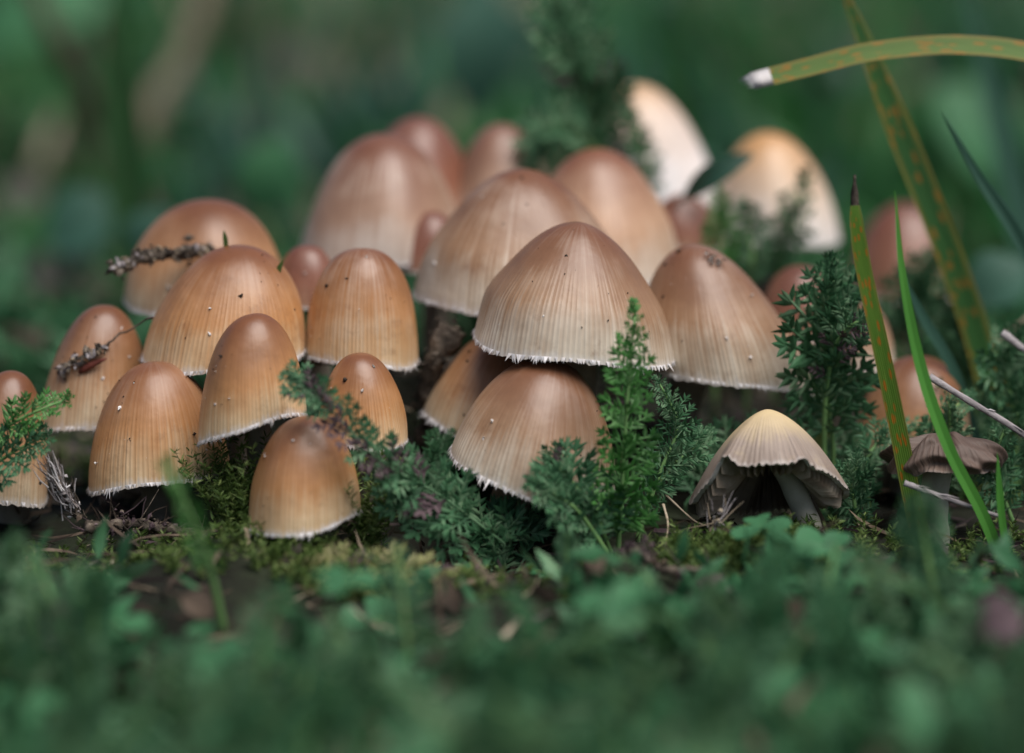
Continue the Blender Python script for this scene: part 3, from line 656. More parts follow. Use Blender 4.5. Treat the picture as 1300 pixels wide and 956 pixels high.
# ------------------------------------------------------------------ grass blades and stalks
def blade(name, label, pts, w, mat, cat='grass blade', group=None, fold=0.3, tipw=0.05, n=44, face=(0, -1, 0.15), wfun=None, torn=False, tip_mat=None, tip_from=0.8):
    path = spline([at(*p) for p in pts], n); org = path[0].copy()
    T = np.gradient(path, axis=0); mb = MB(); V = []; F = []; UV = []
    for i in range(n):
        t = i / (n - 1); tg = unit(T[i]); f = unit(np.array(face, float) - tg * np.dot(face, tg)); s = np.cross(tg, f)
        ww = w * (wfun(t) if wfun else (1.0 if t < 0.55 else 1 - (1 - tipw) * ((t - 0.55) / 0.45) ** 1.5))
        V += [path[i] - s * ww + f * ww * fold, path[i] + f * 0.012, path[i] + s * ww + f * ww * fold, path[i] - f * 0.012]
    for i in range(n - 1):
        v0, v1 = i / (n - 1), (i + 1) / (n - 1)
        for k, (u0, u1) in enumerate(((0, .5), (.5, 1), (1, .5), (.5, 0))):
            k2 = (k + 1) % 4
            F.append((i * 4 + k, i * 4 + k2, (i + 1) * 4 + k2, (i + 1) * 4 + k)); UV.append([(u0, v0), (u1, v0), (u1, v1), (u0, v1)])
    F += [(3, 2, 1, 0), tuple((n - 1) * 4 + k for k in range(4))]; UV += [[(.5, 0)] * 4, [(.5, 1)] * 4]
    if tip_mat is None:
        mb.add(V, F, UV)
        o = mb.build(name, mat, None, org, smooth=False)
        tag(o, label, cat, group)
    else:
        cut = int(tip_from * (n - 1)) * 4
        o = empty(name, org, label, cat, group)
        mb.add(V, F[:cut], UV[:cut]); mb.build('blade', mat, o, org, smooth=False)
        m2 = MB(); m2.add(V, F[cut:], UV[cut:])
        if torn:
            r = random.Random(3); tg = unit(path[-1] - path[-2]); s = np.cross(tg, unit(np.array(face, float)))
            for k in range(16):
                p = path[-1] + s * r.uniform(-1, 1) * w * 0.75; e = p + tg * r.uniform(0.05, 0.28) + np.array([0, r.uniform(-.04, .04), r.uniform(-0.06, 0.04)])
                m2.add([p + s * .03 - tg * .08, p - s * .03 - tg * .08, e, p + np.array([0, 0.02, 0])], [(0, 1, 2), (1, 3, 2), (3, 0, 2)])
        m2.build('tip', tip_mat, o, org)
    return o

def gz(px, py, Y): return (px, py, Y)
blade('grass_blade', 'long rust-edged grass blade slanting down behind the arching blade', [(1275, 560, 4.0), (1238, 420, 4.0), (1200, 310, 4.0), (1140, 160, 4.2), (1100, 60, 4.3), (1060, -40, 4.4)], 0.29, M_rusty_dim, fold=0.15)
blade('grass_blade', 'arching yellowed grass blade with a broken white tip', [(1590, 620, 2.6), (1560, 330, 2.6), (1440, 128, 2.6), (1330, 74, 2.5), (1220, 58, 2.4), (1110, 66, 2.3), (1030, 85, 2.2), (955, 104, 2.1)], 0.27, M_rusty_old, fold=0.15, face=(0.1, -0.8, 0.6), wfun=lambda t: 1.0 - 0.25 * t, tip_mat=M_fringe, tip_from=0.975, torn=True)
blade('grass_blade', 'narrow grass blade with pale tip leaning beside the rust-edged one', [(1400, 600, 3.4), (1345, 420, 3.4), (1290, 300, 3.3), (1240, 220, 3.2), (1196, 142, 3.1)], 0.14, M_grass_bl, fold=0.4)
blade('grass_blade', 'rust-spotted grass blade with shrivelled brown tip', [(1172, 700, -2.0), (1157, 630, -2.1), (1140, 545, -2.2), (1118, 440, -2.3), (1096, 340, -2.3), (1086, 270, -2.3), (1085, 222, -2.2)], 0.195, M_rusty, fold=0.12, wfun=lambda t: 0.98 - 0.28 * t if t < 0.74 else 0.773 - 2.5 * (t - 0.74) - 0.04 * math.sin(t * 60), tip_mat=M_bark, tip_from=0.87)
blade('grass_blade', 'slim plain green grass blade in front of the withered mushroom', [(1268, 705, -2.8), (1246, 650, -2.8), (1205, 570, -2.8), (1170, 470, -2.7), (1146, 350, -2.6), (1136, 242, -2.5)], 0.115, M_grass_fresh, fold=0.3)
blade('grass_blade', 'short green grass tip beside the withered mushroom', [(1276, 690, -3.0), (1270, 640, -3.0), (1266, 574, -3.0)], 0.07, M_grass_fresh, fold=0.3)
blade('grass_blade', 'pale thin blade crossing behind the slim plain green one', [(1250, 600, 1.8), (1215, 480, 1.8), (1170, 400, 1.7), (1140, 340, 1.6)], 0.11, M_grass_bl, fold=0.2)
blade('grass_blade', 'broad dark upright blade standing far behind the twig-crossed mushroom', [(176, 420, 24), (164, 250, 24), (152, 100, 24), (150, -60, 24)], 0.55, M_grass_dk)
blade('grass_blade', 'pale green blurred blade at the far side of the arching blade', [(1325, 425, 22), (1310, 330, 22), (1270, 160, 22), (1220, -40, 22)], 0.42, M_grass_bl)
def stalk(name, label, pts, rad, mat, cat, group=None, knots=0, seg=7, jitter=0.0, seed=0, taper=0.6):
    r = random.Random(seed)
    path = spline([at(*p) for p in pts], 22)
    path = path + np.array([[r.uniform(-1, 1) * jitter for _ in range(3)] for _ in range(22)])
    org = path[0].copy(); mb = MB(); tube(mb, path, np.linspace(1, taper, 22) * rad * np.array([1 + r.uniform(-.15, .15) for _ in range(22)]), seg, flat=0.7)
    for k in range(knots):     # split fibre peeling from the stalk
        i = r.randrange(2, 19); p = path[i]; d = unit(path[i + 2] - path[i])
        e = p + d * r.uniform(.2, .5) + np.array([0, r.uniform(-.08, .02), r.uniform(-.1, .12)])
        tube(mb, [p, (p + e) / 2 + np.array([0, 0, .02]), e], [rad * .35, rad * .3, rad * .1], 4)
    return tag(mb.build(name, mat, None, org), label, cat, group)
stalk('dry_stalk', 'bleached dry grass stalk slanting behind the slim green blade', [(1180, 478, -1.6), (1235, 512, -1.8), (1300, 552, -2.0), (1430, 650, -2.2)], 0.075, M_dry_grey, 'stalk', knots=6)
stalk('dry_stalk', 'bleached dry stalk lying across the withered mushroom stem', [(1148, 613, -2.6), (1200, 632, -2.7), (1270, 656, -2.8)], 0.06, M_dry_grey, 'stalk', knots=4, seed=2)
stalk('dry_stalk', 'tan blurred straw pointing at the broken pale blade', [(1180, 480, 4.5), (1250, 445, 4.5), (1310, 400, 4.5)], 0.10, M_dry, 'stalk', seed=3)
stalk('dry_stalk', 'pale broken blade end beside the tan blurred straw', [(1272, 422, 0.6), (1295, 440, 0.5), (1330, 470, 0.4), (1420, 620, 0.4)], 0.09, M_dry_grey, 'stalk', seed=4)
stalk('dry_stalk', 'brown blurred stalk crossing before the broad dark upright blade', [(240, 400, 40), (170, 230, 40), (120, 140, 38), (70, 50, 36), (30, -40, 36)], 0.42, M_litter, 'stalk', seed=5)
stalk('dry_stalk', 'olive blurred stalk slanting up beyond the twig-crossed mushroom', [(110, 400, 50), (190, 150, 50), (230, 80, 50), (275, -40, 50)], 0.5, M_dry, 'stalk', seed=6)
stalk('dry_stalk', 'thin dry straw poking from the shade by the flared mushroom', [(842, 640, -2.2), (848, 665, -2.6), (845, 690, -3.0)], 0.028, M_dry, 'stalk', seed=7)
stalk('dry_stalk', 'thin dry straw beneath the flared cap', [(845, 628, -1.8), (880, 660, -2.2), (900, 668, -2.6)], 0.022, M_dry, 'stalk', seed=8)

# dark oval leaf
def oval_leaf(label, p0, p1, hw, mat, name='oval_leaf', cat='leaf', group=None, bend=0.15, face=(0, -0.9, 0.45)):
    a, b = at(*p0), at(*p1); d = b - a; L_ = np.linalg.norm(d); t_ = unit(d); f = unit(np.array(face) - t_ * np.dot(face, t_)); s = np.cross(t_, f)
    root = empty(name, a, label, cat, group); mb = MB(); V = []; F = []
    n = 15
    for i in range(n):
        t = i / (n - 1); w_ = hw * max(0.02, math.sin(PI * (0.03 + 0.94 * t)) ** 0.75); c = a + d * t + f * bend * L_ * math.sin(PI * t)
        for k in range(5):
            x = (k - 2) / 2
            V.append(c + s * w_ * x + f * (0.22 * abs(x) * w_))
    m = len(V)
    V += [p - f * 0.02 for p in V]
    for i in range(n - 1):
        for k in range(4):
            q = (i * 5 + k, i * 5 + k + 1, i * 5 + k + 6, i * 5 + k + 5); F.append(q); F.append(tuple(m + j for j in q[::-1]))
    mb.add(V, F); mb.build('blade', mat, root, a)
    mv = MB(); tube(mv, [a - t_ * 0.3] + [a + d * t + f * (bend * L_ * math.sin(PI * t) + 0.005) for t in np.linspace(0, 0.95, 9)], np.linspace(0.035, 0.012, 10), 5); mv.build('midrib', mat, root, a)
    return root
oval_leaf('dark oval leaf pointing up before the cream golden-tipped mushroom', (868, 252, 8.0), (955, 196, 7.6), 0.28, M_oval)

# ------------------------------------------------------------------ debris lying on the caps
def crumbs(mb, centre, n, spread, size, r, axis=None, mi=(0,)):
    for k in range(n):
        if axis is not None:
            t = r.uniform(0, 1); i = min(int(t * (len(axis) - 1)), len(axis) - 2); c = axis[i] + (axis[i + 1] - axis[i]) * r.random()
        else: c = centre
        p = np.asarray(c) + np.array([r.gauss(0, spread) for _ in range(3)])
        s = size * r.uniform(0.4, 1.3)
        ax = [unit(np.array([r.gauss(0, 1) for _ in range(3)])) for _ in range(2)]; a = ax[0]; b = unit(np.cross(a, ax[1])); c2 = np.cross(a, b)
        V = [p + a * s * r.uniform(.8, 2), p - a * s * r.uniform(.8, 1.6), p + b * s * r.uniform(.6, 1.1), p - b * s * r.uniform(.6, 1.1), p + c2 * s * r.uniform(.4, 1), p - c2 * s * r.uniform(.4, 1)]
        mb.add(V, [(0, 2, 4), (2, 1, 4), (1, 3, 4), (3, 0, 4), (2, 0, 5), (1, 2, 5), (3, 1, 5), (0, 3, 5)], None, r.choice(mi))

def twig_thing(name, label, pts, rad, cat, n_crumb, seed, cs=0.05, mats=None, spread=0.06, part='crust', fibres=0, along=0.0):
    r = random.Random(seed); path = spline([at(*p) for p in pts], 20)
    path = path + np.array([[r.gauss(0, 0.015) for _ in range(3)] for _ in range(20)])
    org = path[0].copy(); root = empty(name, org, label, cat)
    mb = MB(); tube(mb, path, [rad * r.uniform(0.6, 1.2) for _ in range(20)], 7); mb.build('stalk', M_bark, root, org)
    m2 = MB(); crumbs(m2, None, n_crumb, spread, cs, r, path, mi=tuple(range(len(mats or [M_bark]))))
    for k in range(fibres):
        p = path[r.randrange(0, 20)] + np.array([r.gauss(0, .08) for _ in range(3)]); d = np.array([r.gauss(0, .25), r.gauss(0, .15), r.gauss(0.05, .25)]) * (0.4 if along else 1) + along * unit(path[-1] - path[0]) * r.uniform(.3, 1.2)
        tube(m2, [p, p + d * .5 + np.array([0, 0, r.gauss(0, .06)]), p + d], [0.014, 0.011, 0.005], 4, mi=r.randrange(len(mats or [0])))
    if m2.n: m2.build(part, mats or [M_bark], root, org, smooth=False)
    return root
twig_thing('mossy_twig', 'crusty dark twig resting across the rounded tan mushroom', [(142, 345, 1.2), (180, 328, 1.5), (225, 322, 1.9), (268, 318, 2.2)], 0.13, 'twig', 190, 1, 0.075, [M_bark, M_bark, M_dry_grey, M_speck, M_dry], 0.085)
twig_thing('dry_seed_head', 'dry seed head with a thin stalk lying on the tan bell mushroom', [(70, 475, 0.42), (100, 455, 0.16), (130, 440, 0.14), (155, 423, 0.25), (195, 402, 0.1)], 0.022, 'seed head', 0, 2, mats=[M_bark])
sh = MB(); rs = random.Random(5); ax = spline([at(72, 474, 0.38), at(100, 457, 0.12), at(134, 440, 0.1)], 10)
crumbs(sh, None, 90, 0.06, 0.075, rs, ax, mi=(0, 0, 1, 2))
seed_root = [o for o in COL.objects if o.name == 'dry_seed_head'][0]
sh.build('spikelets', [M_bark, M_dry_grey, M_dry], seed_root, np.array(seed_root.location) / CM, smooth=False)
bract = MB(); tube(bract, spline([at(100, 473, 0.10), at(118, 462, 0.05), at(136, 455, 0.05)], 6), [0.03, 0.07, 0.07, 0.06, 0.04, 0.01], 6, flat=0.4)
M_bract = rough_mat('red_bract', [(0.3, (0.06, 0.014, 0.010)), (0.7, (0.17, 0.05, 0.035))], 200, 0.6, 0.3)
bract.build('bract', M_bract, seed_root, np.array(seed_root.location) / CM)
twig_thing('fibrous_tuft', 'tuft of grey dry fibres standing beside the low bell mushroom', [(98, 655, -2.2), (84, 630, -2.3), (72, 605, -2.4)], 0.08, 'dry tuft', 34, 3, 0.05, [M_dry_grey, M_dry_grey, M_fringe, M_bark], 0.09, 'fibres', 150, along=0.45)
twig_thing('bark_fragment', 'dark crumbly bark fragment wedged beneath the broad grey-brown cap', [(546, 600, 2.0), (545, 520, 1.6), (552, 460, 1.2), (575, 415, 1.3)], 0.28, 'bark', 190, 4, 0.075, [M_bark, M_bark, M_soil, M_litter], 0.14)
twig_thing('soil_crust', 'root-bound soil crust below the low bell mushroom', [(110, 668, -2.6), (160, 665, -2.4), (215, 672, -2.2), (270, 690, -2.4)], 0.12, 'soil', 110, 5, 0.06, [M_bark, M_litter, M_purple], 0.14, 'fibres', 70)
twig_thing('dried_leaf_curl', 'curled dried purplish leaf lying before the upright bright leaf', [(785, 705, -4.4), (810, 700, -4.6), (840, 722, -4.9), (905, 726, -5.2)], 0.09, 'dried leaf', 36, 6, 0.085, [M_purple, M_purple, M_litter], 0.09, 'fibres', 30)
twig_thing('dried_leaf_curl', 'withered brown plant scrap on moss beneath the flared mushroom', [(905, 672, -3.0), (912, 660, -3.1), (915, 645, -3.1)], 0.03, 'dried leaf', 14, 7, 0.05, [M_dry_grey, M_dry], 0.04, 'fibres', 20)
# crumbs on the tip of the crumb-topped cap
for k, (px, py) in enumerate(((899, 321), (905, 326), (911, 331), (918, 330), (903, 332))):
    mb = MB(); r = random.Random(50 + k); c = at(px, py, 1.30 - 0.03 * k); crumbs(mb, c, 9, 0.035, 0.035, r, mi=(0, 0, 1))
    tag(mb.build('soil_crumb', [M_bark, M_sand], None, c, smooth=False), 'tiny soil crumb on the tip of the crumb-topped brown cap', 'soil crumb', 'soil crumbs on the cap tip')
# specks on all near caps
def specks():
    r = random.Random(12); dk, lt = MB(), MB()
    for ci, c in enumerate(CAPS[:19]):
        if ci in (3, 4, 5, 6): continue
        nn = {0: 16, 1: 10, 2: 14, 9: 14, 12: 18, 13: 22, 10: 9}.get(ci, 8)
        for k in range(int(nn * 1.6)):
            a = PI * 1.5 + r.uniform(-1.2, 1.2); hh = r.uniform(0.15, 0.95)
            rr = float(np.interp(hh, c['h'][::-1], c['r'][::-1]))
            p = c['surf'](np.array([rr]), np.array([hh]), np.array([a]))[0]
            big = r.random() < 0.2
            crumbs(dk if r.random() < 0.6 else lt, p, 2 if big else 1, 0.015, 0.038 if big else r.uniform(0.012, 0.024), r)
    o = dk.build('soil_specks', M_speck, smooth=False); tag(o, 'tiny dark soil specks stuck to the mushroom caps', 'soil specks', kind='stuff')
    o = lt.build('sand_specks', M_sand, smooth=False); tag(o, 'tiny pale sand grains stuck to the mushroom caps', 'sand grains', kind='stuff')
specks()

# ------------------------------------------------------------------ ground cover (stuff)
def instance_mesh(name, TV, TF, P, X, Y_, Z, S, mats, mi=None):
    """many copies of a small template joined in one stuff mesh"""
    n = len(P); k = len(TV)
    V = (P[:, None, :] + S[:, None, None] * (TV[None, :, 0, None] * X[:, None, :] + TV[None, :, 1, None] * Y_[:, None, :] + TV[None, :, 2, None] * Z[:, None, :])).reshape(-1, 3)
    F = (np.arange(n)[:, None, None] * k + TF[None]).reshape(-1, TF.shape[1])
    m = None if mi is None else np.repeat(mi, len(TF))
    return big_mesh(name, V, F, mats, m)

def frames(n, dirs):
    X = dirs / np.linalg.norm(dirs, axis=1, keepdims=True)
    q = rng.normal(size=(n, 3)); Y_ = np.cross(q, X); Y_ /= np.linalg.norm(Y_, axis=1, keepdims=True)
    return X, Y_, np.cross(X, Y_)

LEAF_T = np.array([[0, -.03, 0], [0, .03, 0], [.3, -.11, .05], [.3, .11, .05], [.65, -.09, .16], [.65, .09, .16], [1, 0, .34], [.3, 0, 0.0], [.65, 0, .11]], float)
LEAF_F = np.array([[0, 7, 2], [0, 1, 7], [1, 3, 7], [2, 7, 8], [2, 8, 4], [7, 3, 5], [7, 5, 8], [4, 8, 6], [8, 5, 6]])
BLADE_T = np.array([[0, -.035, 0], [0, .035, 0], [.35, -.04, .02], [.35, .04, .02], [.7, -.03, .10], [.7, .03, .10], [1, 0, .28]], float)
BLADE_F = np.array([[0, 1, 3], [0, 3, 2], [2, 3, 5], [2, 5, 4], [4, 5, 6]])

def moss():
    # shoots bristling with tiny leaves, denser in cushions
    spots = [  # x, y, radius, count, shoot length
        (-5.1, -4.2, 1.5, 70, .4), (-3.4, -4.6, 1.2, 110, .5), (-5.3, -1.9, .35, 70, 1.7), (-5.2, -2.2, .40, 60, 1.1), (-2.0, -4.4, 1.4, 60, .35), (-2.75, -2.6, .28, 45, 1.6),
        (3.6, -3.6, 1.0, 110, .5), (4.6, -4.0, 1.2, 90, .4), (-7.6, -3.2, 1.4, 50, .3), (0.5, -5.0, 2.0, 50, .3), (6.5, -3.5, 2, 90, .4), (9, -3, 2, 80, .4), (-9, 5, 3, 90, .5), (9, 4, 3, 120, .5)]
    Ps, Ds, Ss = [], [], []
    for (x, y, rad, n, ln) in spots:
        for k in range(n):
            a = rng.uniform(0, 6.28); d = rad * math.sqrt(rng.random()); px, py = x + d * math.cos(a), y + d * math.sin(a)
            b = np.array([px, py, float(ground_h(px, py)) - 0.05]); dr = unit(np.array([rng.normal(0, .35), rng.normal(0, .35) - .1, 1.0])); L_ = ln * rng.uniform(.5, 1.3)
            for j in range(int(16 + 18 * L_)):
                t = rng.random(); th = rng.uniform(0, 6.28)
                Ps.append(b + dr * L_ * t); Ds.append(np.array([math.cos(th), math.sin(th), rng.uniform(.2, 1.3)])); Ss.append(rng.uniform(.10, .20))
    P, D, S = np.array(Ps), np.array(Ds), np.array(Ss)
    X, Y_, Z = frames(len(P), D)
    tag(instance_mesh('moss', LEAF_T, LEAF_F, P, X, Y_, Z, S, M_moss), 'low green moss cushions on the soil around the mushrooms', 'moss', kind='stuff')
moss()

def litter():
    n = 2600
    x = rng.uniform(-12, 12, n); y = np.concatenate([rng.uniform(-14, 12, n)])
    P = np.stack([x, y, ground_h(x, y) + rng.uniform(-.02, .22, n)], 1)
    D = np.stack([rng.normal(size=n), rng.normal(size=n), rng.normal(0, .35, n)], 1)
    X, Y_, Z = frames(n, D)
    tag(instance_mesh('plant_litter', BLADE_T, BLADE_F, P, X, Y_, Z, rng.uniform(.3, 1.3, n), [M_litter, M_dry, M_purple], rng.choice([0, 0, 0, 0, 1, 2, 2], n)), 'scattered dead stalks and brown plant litter on the soil', 'plant litter', kind='stuff')
litter()

def meadow():
    # low herb mass and grass receding behind the mushrooms
    n = 30000
    y = 14 + 420 * rng.random(n) ** 1.9; half = 16 + (y + 60) * 0.22
    x = rng.uniform(-1, 1, n) * half
    patch = vnoise(x * 0.045 + 5, y * 0.035 + 2); p2 = vnoise(x * 0.11 + 40, y * 0.09)
    keep = rng.random(n) < np.clip(0.25 + 1.2 * patch, 0, 1); x, y, patch, p2 = x[keep], y[keep], patch[keep], p2[keep]; n = len(x)
    P = np.stack([x, y, ground_h(x, y) - .1], 1)
    D = np.stack([rng.normal(0, .5, n), rng.normal(0, .5, n), rng.uniform(.5, 1.3, n)], 1)
    X, Y_, Z = frames(n, D)
    S = rng.uniform(2, 6, n) * (0.5 + patch) * np.clip((y - 5) / 40, .35, 1.2)
    mi = np.where(p2 > .62, 1, np.where(p2 < .30, 2, 0)); mi = np.where(rng.random(n) < .10, 3, mi)
    wide = BLADE_T * np.array([1, 2.0, 1])
    tag(instance_mesh('meadow_grass', wide, BLADE_F, P, X, Y_, Z, S, [M_grass, M_grass_bl, M_grass_dk, M_dry], mi), 'blurred grass and herbs growing behind the mushrooms', 'grass', kind='stuff')
    # low leafy mat
    n = 26000
    y = 12 + 200 * rng.random(n) ** 1.7; half = 14 + (y + 60) * 0.2; x = rng.uniform(-1, 1, n) * half
    P = np.stack([x, y, ground_h(x, y) + rng.uniform(0, .9, n)], 1)
    D = np.stack([rng.normal(0, 1, n), rng.normal(0, 1, n), rng.uniform(.0, .9, n)], 1); X, Y_, Z = frames(n, D)
    p2 = vnoise(x * 0.10 + 20, y * 0.08 + 7)
    mi = np.where(p2 > .60, 1, np.where(p2 < .33, 2, 0)); mi = np.where(rng.random(n) < .12, 3, mi)
    tag(instance_mesh('leafy_ground_cover', LEAF_T * np.array([1, 1.6, 1]), LEAF_F, P, X, Y_, Z, rng.uniform(.6, 2.0, n), [M_clover, M_yar_blue, M_grass_dk, M_litter], mi), 'low leafy ground cover spreading behind the mushrooms', 'ground cover', kind='stuff')
meadow()

def front_cover():
    n = 15000
    y = rng.uniform(-30, -5.2, n); x = rng.uniform(-1, 1, n) * (11.5 + (y + 5) * 0.15)
    keep = rng.random(n) < np.clip((-5.0 - y - 3.5 * ((x > -7) & (x < 0.8))) / 4.0, 0.03, 1.0); x, y = x[keep], y[keep]; n = len(x)
    P = np.stack([x, y, ground_h(x, y) + rng.random(n) ** 1.5 * (0.5 + 0.9 * vnoise(x * .5, y * .5 + 30))], 1)
    D = np.stack([rng.normal(0, 1, n), rng.normal(0, 1, n), rng.uniform(.0, 1.0, n)], 1); X, Y_, Z = frames(n, D)
    p2 = vnoise(x * 0.45 + 50, y * 0.40 + 11)
    mi = np.where(p2 > .62, 1, np.where(p2 < .36, 2, 0)); mi = np.where(rng.random(n) < .10, 3, mi)
    tag(instance_mesh('leafy_ground_cover', LEAF_T * np.array([1, 1.7, 1]), LEAF_F, P, X, Y_, Z, rng.uniform(.3, .9, n), [M_yar_blue, M_clover, M_grass_dk, M_litter], mi), 'dense small-leaved ground cover along the soft green carpet before the mushrooms', 'ground cover', kind='stuff')
front_cover()

# blurred far leaves that give the pale and dark patches of the backdrop
def dead_leaf(label, px, py, Y, L_, hw, mat, ang, face=(0, -0.7, 0.7)):
    dx, dy = math.cos(ang) * L_ * 22, -math.sin(ang) * L_ * 22
    if Y > 5:
        ys = np.linspace(8, 330, 650); pz = np.array([at(px, py, yy) for yy in ys]); k = np.where(pz[:, 2] < ground_h(pz[:, 0], pz[:, 1]) + 2.0)[0]
        Yn = float(ys[k[0]]) if len(k) else 200.0
        if mat in (M_dead, M_purple): hw *= (Yn + 59) / (Y + 59); Y = Yn
    o_ = oval_leaf(label, (px - dx, py - dy, Y), (px + dx, py + dy, Y), hw, mat, 'dry_leaf' if mat in (M_dead, M_purple, M_litter, M_bract) else 'broad_leaf', 'leaf', None, 0.1, face)
    if Y > 5 and mat not in (M_dead, M_purple):
        a = at(px - dx, py - dy, Y); st_ = MB(); tube(st_, spline([np.array([a[0], a[1] + .5, float(ground_h(a[0], a[1] + .5)) - .2]), (a * .55 + np.array([a[0], a[1], ground_h(a[0], a[1])]) * .45) + np.array([.3, 0, 0]), a], 10), 0.09, 6)
        st_.build('leaf_stalk', M_rachis, o_, a)
dead_leaf('greyish dead leaf blurred beyond the big pinkish-tan mushroom', 380, 120, 46, 3.4, 1.6, M_dead, 1.1)
dead_leaf('greyish dead leaf lying beyond the olive blurred stalk', 470, 85, 58, 3.0, 1.4, M_dead, 1.4)
dead_leaf('brown dead leaf in the grass beyond the seed-head mushroom', 25, 262, 34, 1.8, 0.9, M_dead, 0.8)
dead_leaf('dull dead leaf low in the grass beyond the twig', 75, 345, 24, 1.6, 0.8, M_dead, 0.2)
dead_leaf('purplish dead leaf beyond the rounded tan mushroom', 210, 215, 38, 1.6, 0.8, M_purple, -1.0)
dead_leaf('grey dead leaf in the dim grass beyond the cream mushroom', 930, 120, 44, 3.6, 0.9, M_dead, 0.15)
dead_leaf('bright green broad leaf high in the blurred grass above the seed-head mushroom', 55, 25, 60, 4.2, 1.9, M_clover, 0.3)
dead_leaf('bright green broad leaf beyond the big pinkish-tan mushroom', 345, 225, 30, 2.4, 1.0, M_clover, 1.3)
dead_leaf('bluish broad leaf blurred beside the twig', 195, 300, 20, 1.6, 0.8, M_grass_bl, 1.2)
dead_leaf('bluish broad leaf blurred below the broad dark blade', 110, 290, 26, 2.4, 1.2, M_grass_bl, 0.5)
dead_leaf('bluish broad leaf blurred behind the drooping dark sprig', 610, 60, 44, 4.0, 1.4, M_grass_bl, 1.5)
dead_leaf('fresh green broad leaf far behind the arching blade', 1245, 180, 40, 4.0, 1.6, M_clover, -0.9)
dead_leaf('fresh green broad leaf beyond the red-brown mushroom', 1270, 360, 12, 1.8, 0.8, M_grass_bl, 0.6)

for k, (px, py, Y, L_, hw, mat, ang, lab) in enumerate((
        (330, 800, -9.5, 1.5, .45, M_litter, 0.1, 'dark dead leaf scrap in the soft carpet below the soil crust'),
        (250, 770, -8.0, 1.0, .3, M_litter, -0.5, 'narrow brown leaf scrap beside the soft-focus feathery leaf'),
        (1000, 790, -9.0, 1.5, .5, M_litter, 0.9, 'curled brown leaf scrap in the carpet below the clover leaves'),
        (1275, 790, -13.0, 1.2, .5, M_purple, 0.4, 'dull purplish leaf in the soft carpet below the withered mushroom'),
        (905, 745, -6.2, 1.2, .22, M_purple, 0.0, 'thin purplish leaf scrap below the flared mushroom'),
        (80, 800, -11.0, 1.3, .45, M_purple, 0.5, 'purplish leaf scrap in the carpet below the fibrous tuft'))):
    dead_leaf(lab, px, py, Y, L_, hw, mat, ang, (0, -0.6, 0.8))
for (px, py, dx, Y, lab) in ((287, 308, -3, 0.9, 'tiny bright moss sprout on the cap with the ragged white rim'), (352, 345, 8, 0.4, 'tiny bright moss sprout at the flank of the ragged rimmed cap')):
    blade('moss_sprout', lab, [(px, py + 6, Y), (px + dx * .3, py - 4, Y), (px + dx, py - 16, Y)], 0.05, M_moss, cat='moss sprout', n=8)

# ------------------------------------------------------------------ foreground carpet
def whole_frond_mesh(name, mat, seed, n=15, ranks=3, curve=0.5):
    r = random.Random(seed); path = spline([np.array([0, 0, 0]), np.array([0.15, 0, 1.1]), np.array([0.45 * curve, 0, 2.1]), np.array([1.5 * curve, 0, 2.9])], 16)
    mb = MB(); z = MB()
    for (p, X, Yv, Z, ln) in frond_layout(path, 0.62, n, np.array([-1.0, 0.1, 0.3]), r, ranks, 0.15):
        me = r.choice(PINNA['green']); co = np.array([v.co[:] for v in me.vertices]) / CM
        V = p + ln * (np.outer(co[:, 0], X) + np.outer(co[:, 1], Yv) + np.outer(co[:, 2], Z))
        mb.add(V, [tuple(f.vertices) for f in me.polygons])
    s = MB(); tube(s, path, np.linspace(.06, .02, 16), 6)
    return mb.mesh(name, mat), s.mesh('rachis', M_rachis)
CARPET = [whole_frond_mesh('leaflets', M_clover, 1), whole_frond_mesh('leaflets', M_yar_blue, 2, curve=0.9), whole_frond_mesh('leaflets', M_yar_blue, 3, curve=0.2), whole_frond_mesh('leaflets', M_yar_blue, 4, 12, 2, curve=1.3)]

def place_frond(x, y, s, rz, lean, var, label, group):
    root = empty('yarrow_leaf', (x, y, float(ground_h(x, y)) - .1), label, 'leaf', group)
    root.rotation_euler = (lean, 0, rz); root.scale = (s, s, s)
    for me, nm in zip(CARPET[var], ('leaflets', 'rachis')):
        o = bpy.data.objects.new(nm, me); COL.objects.link(o); o.parent = root
    return root

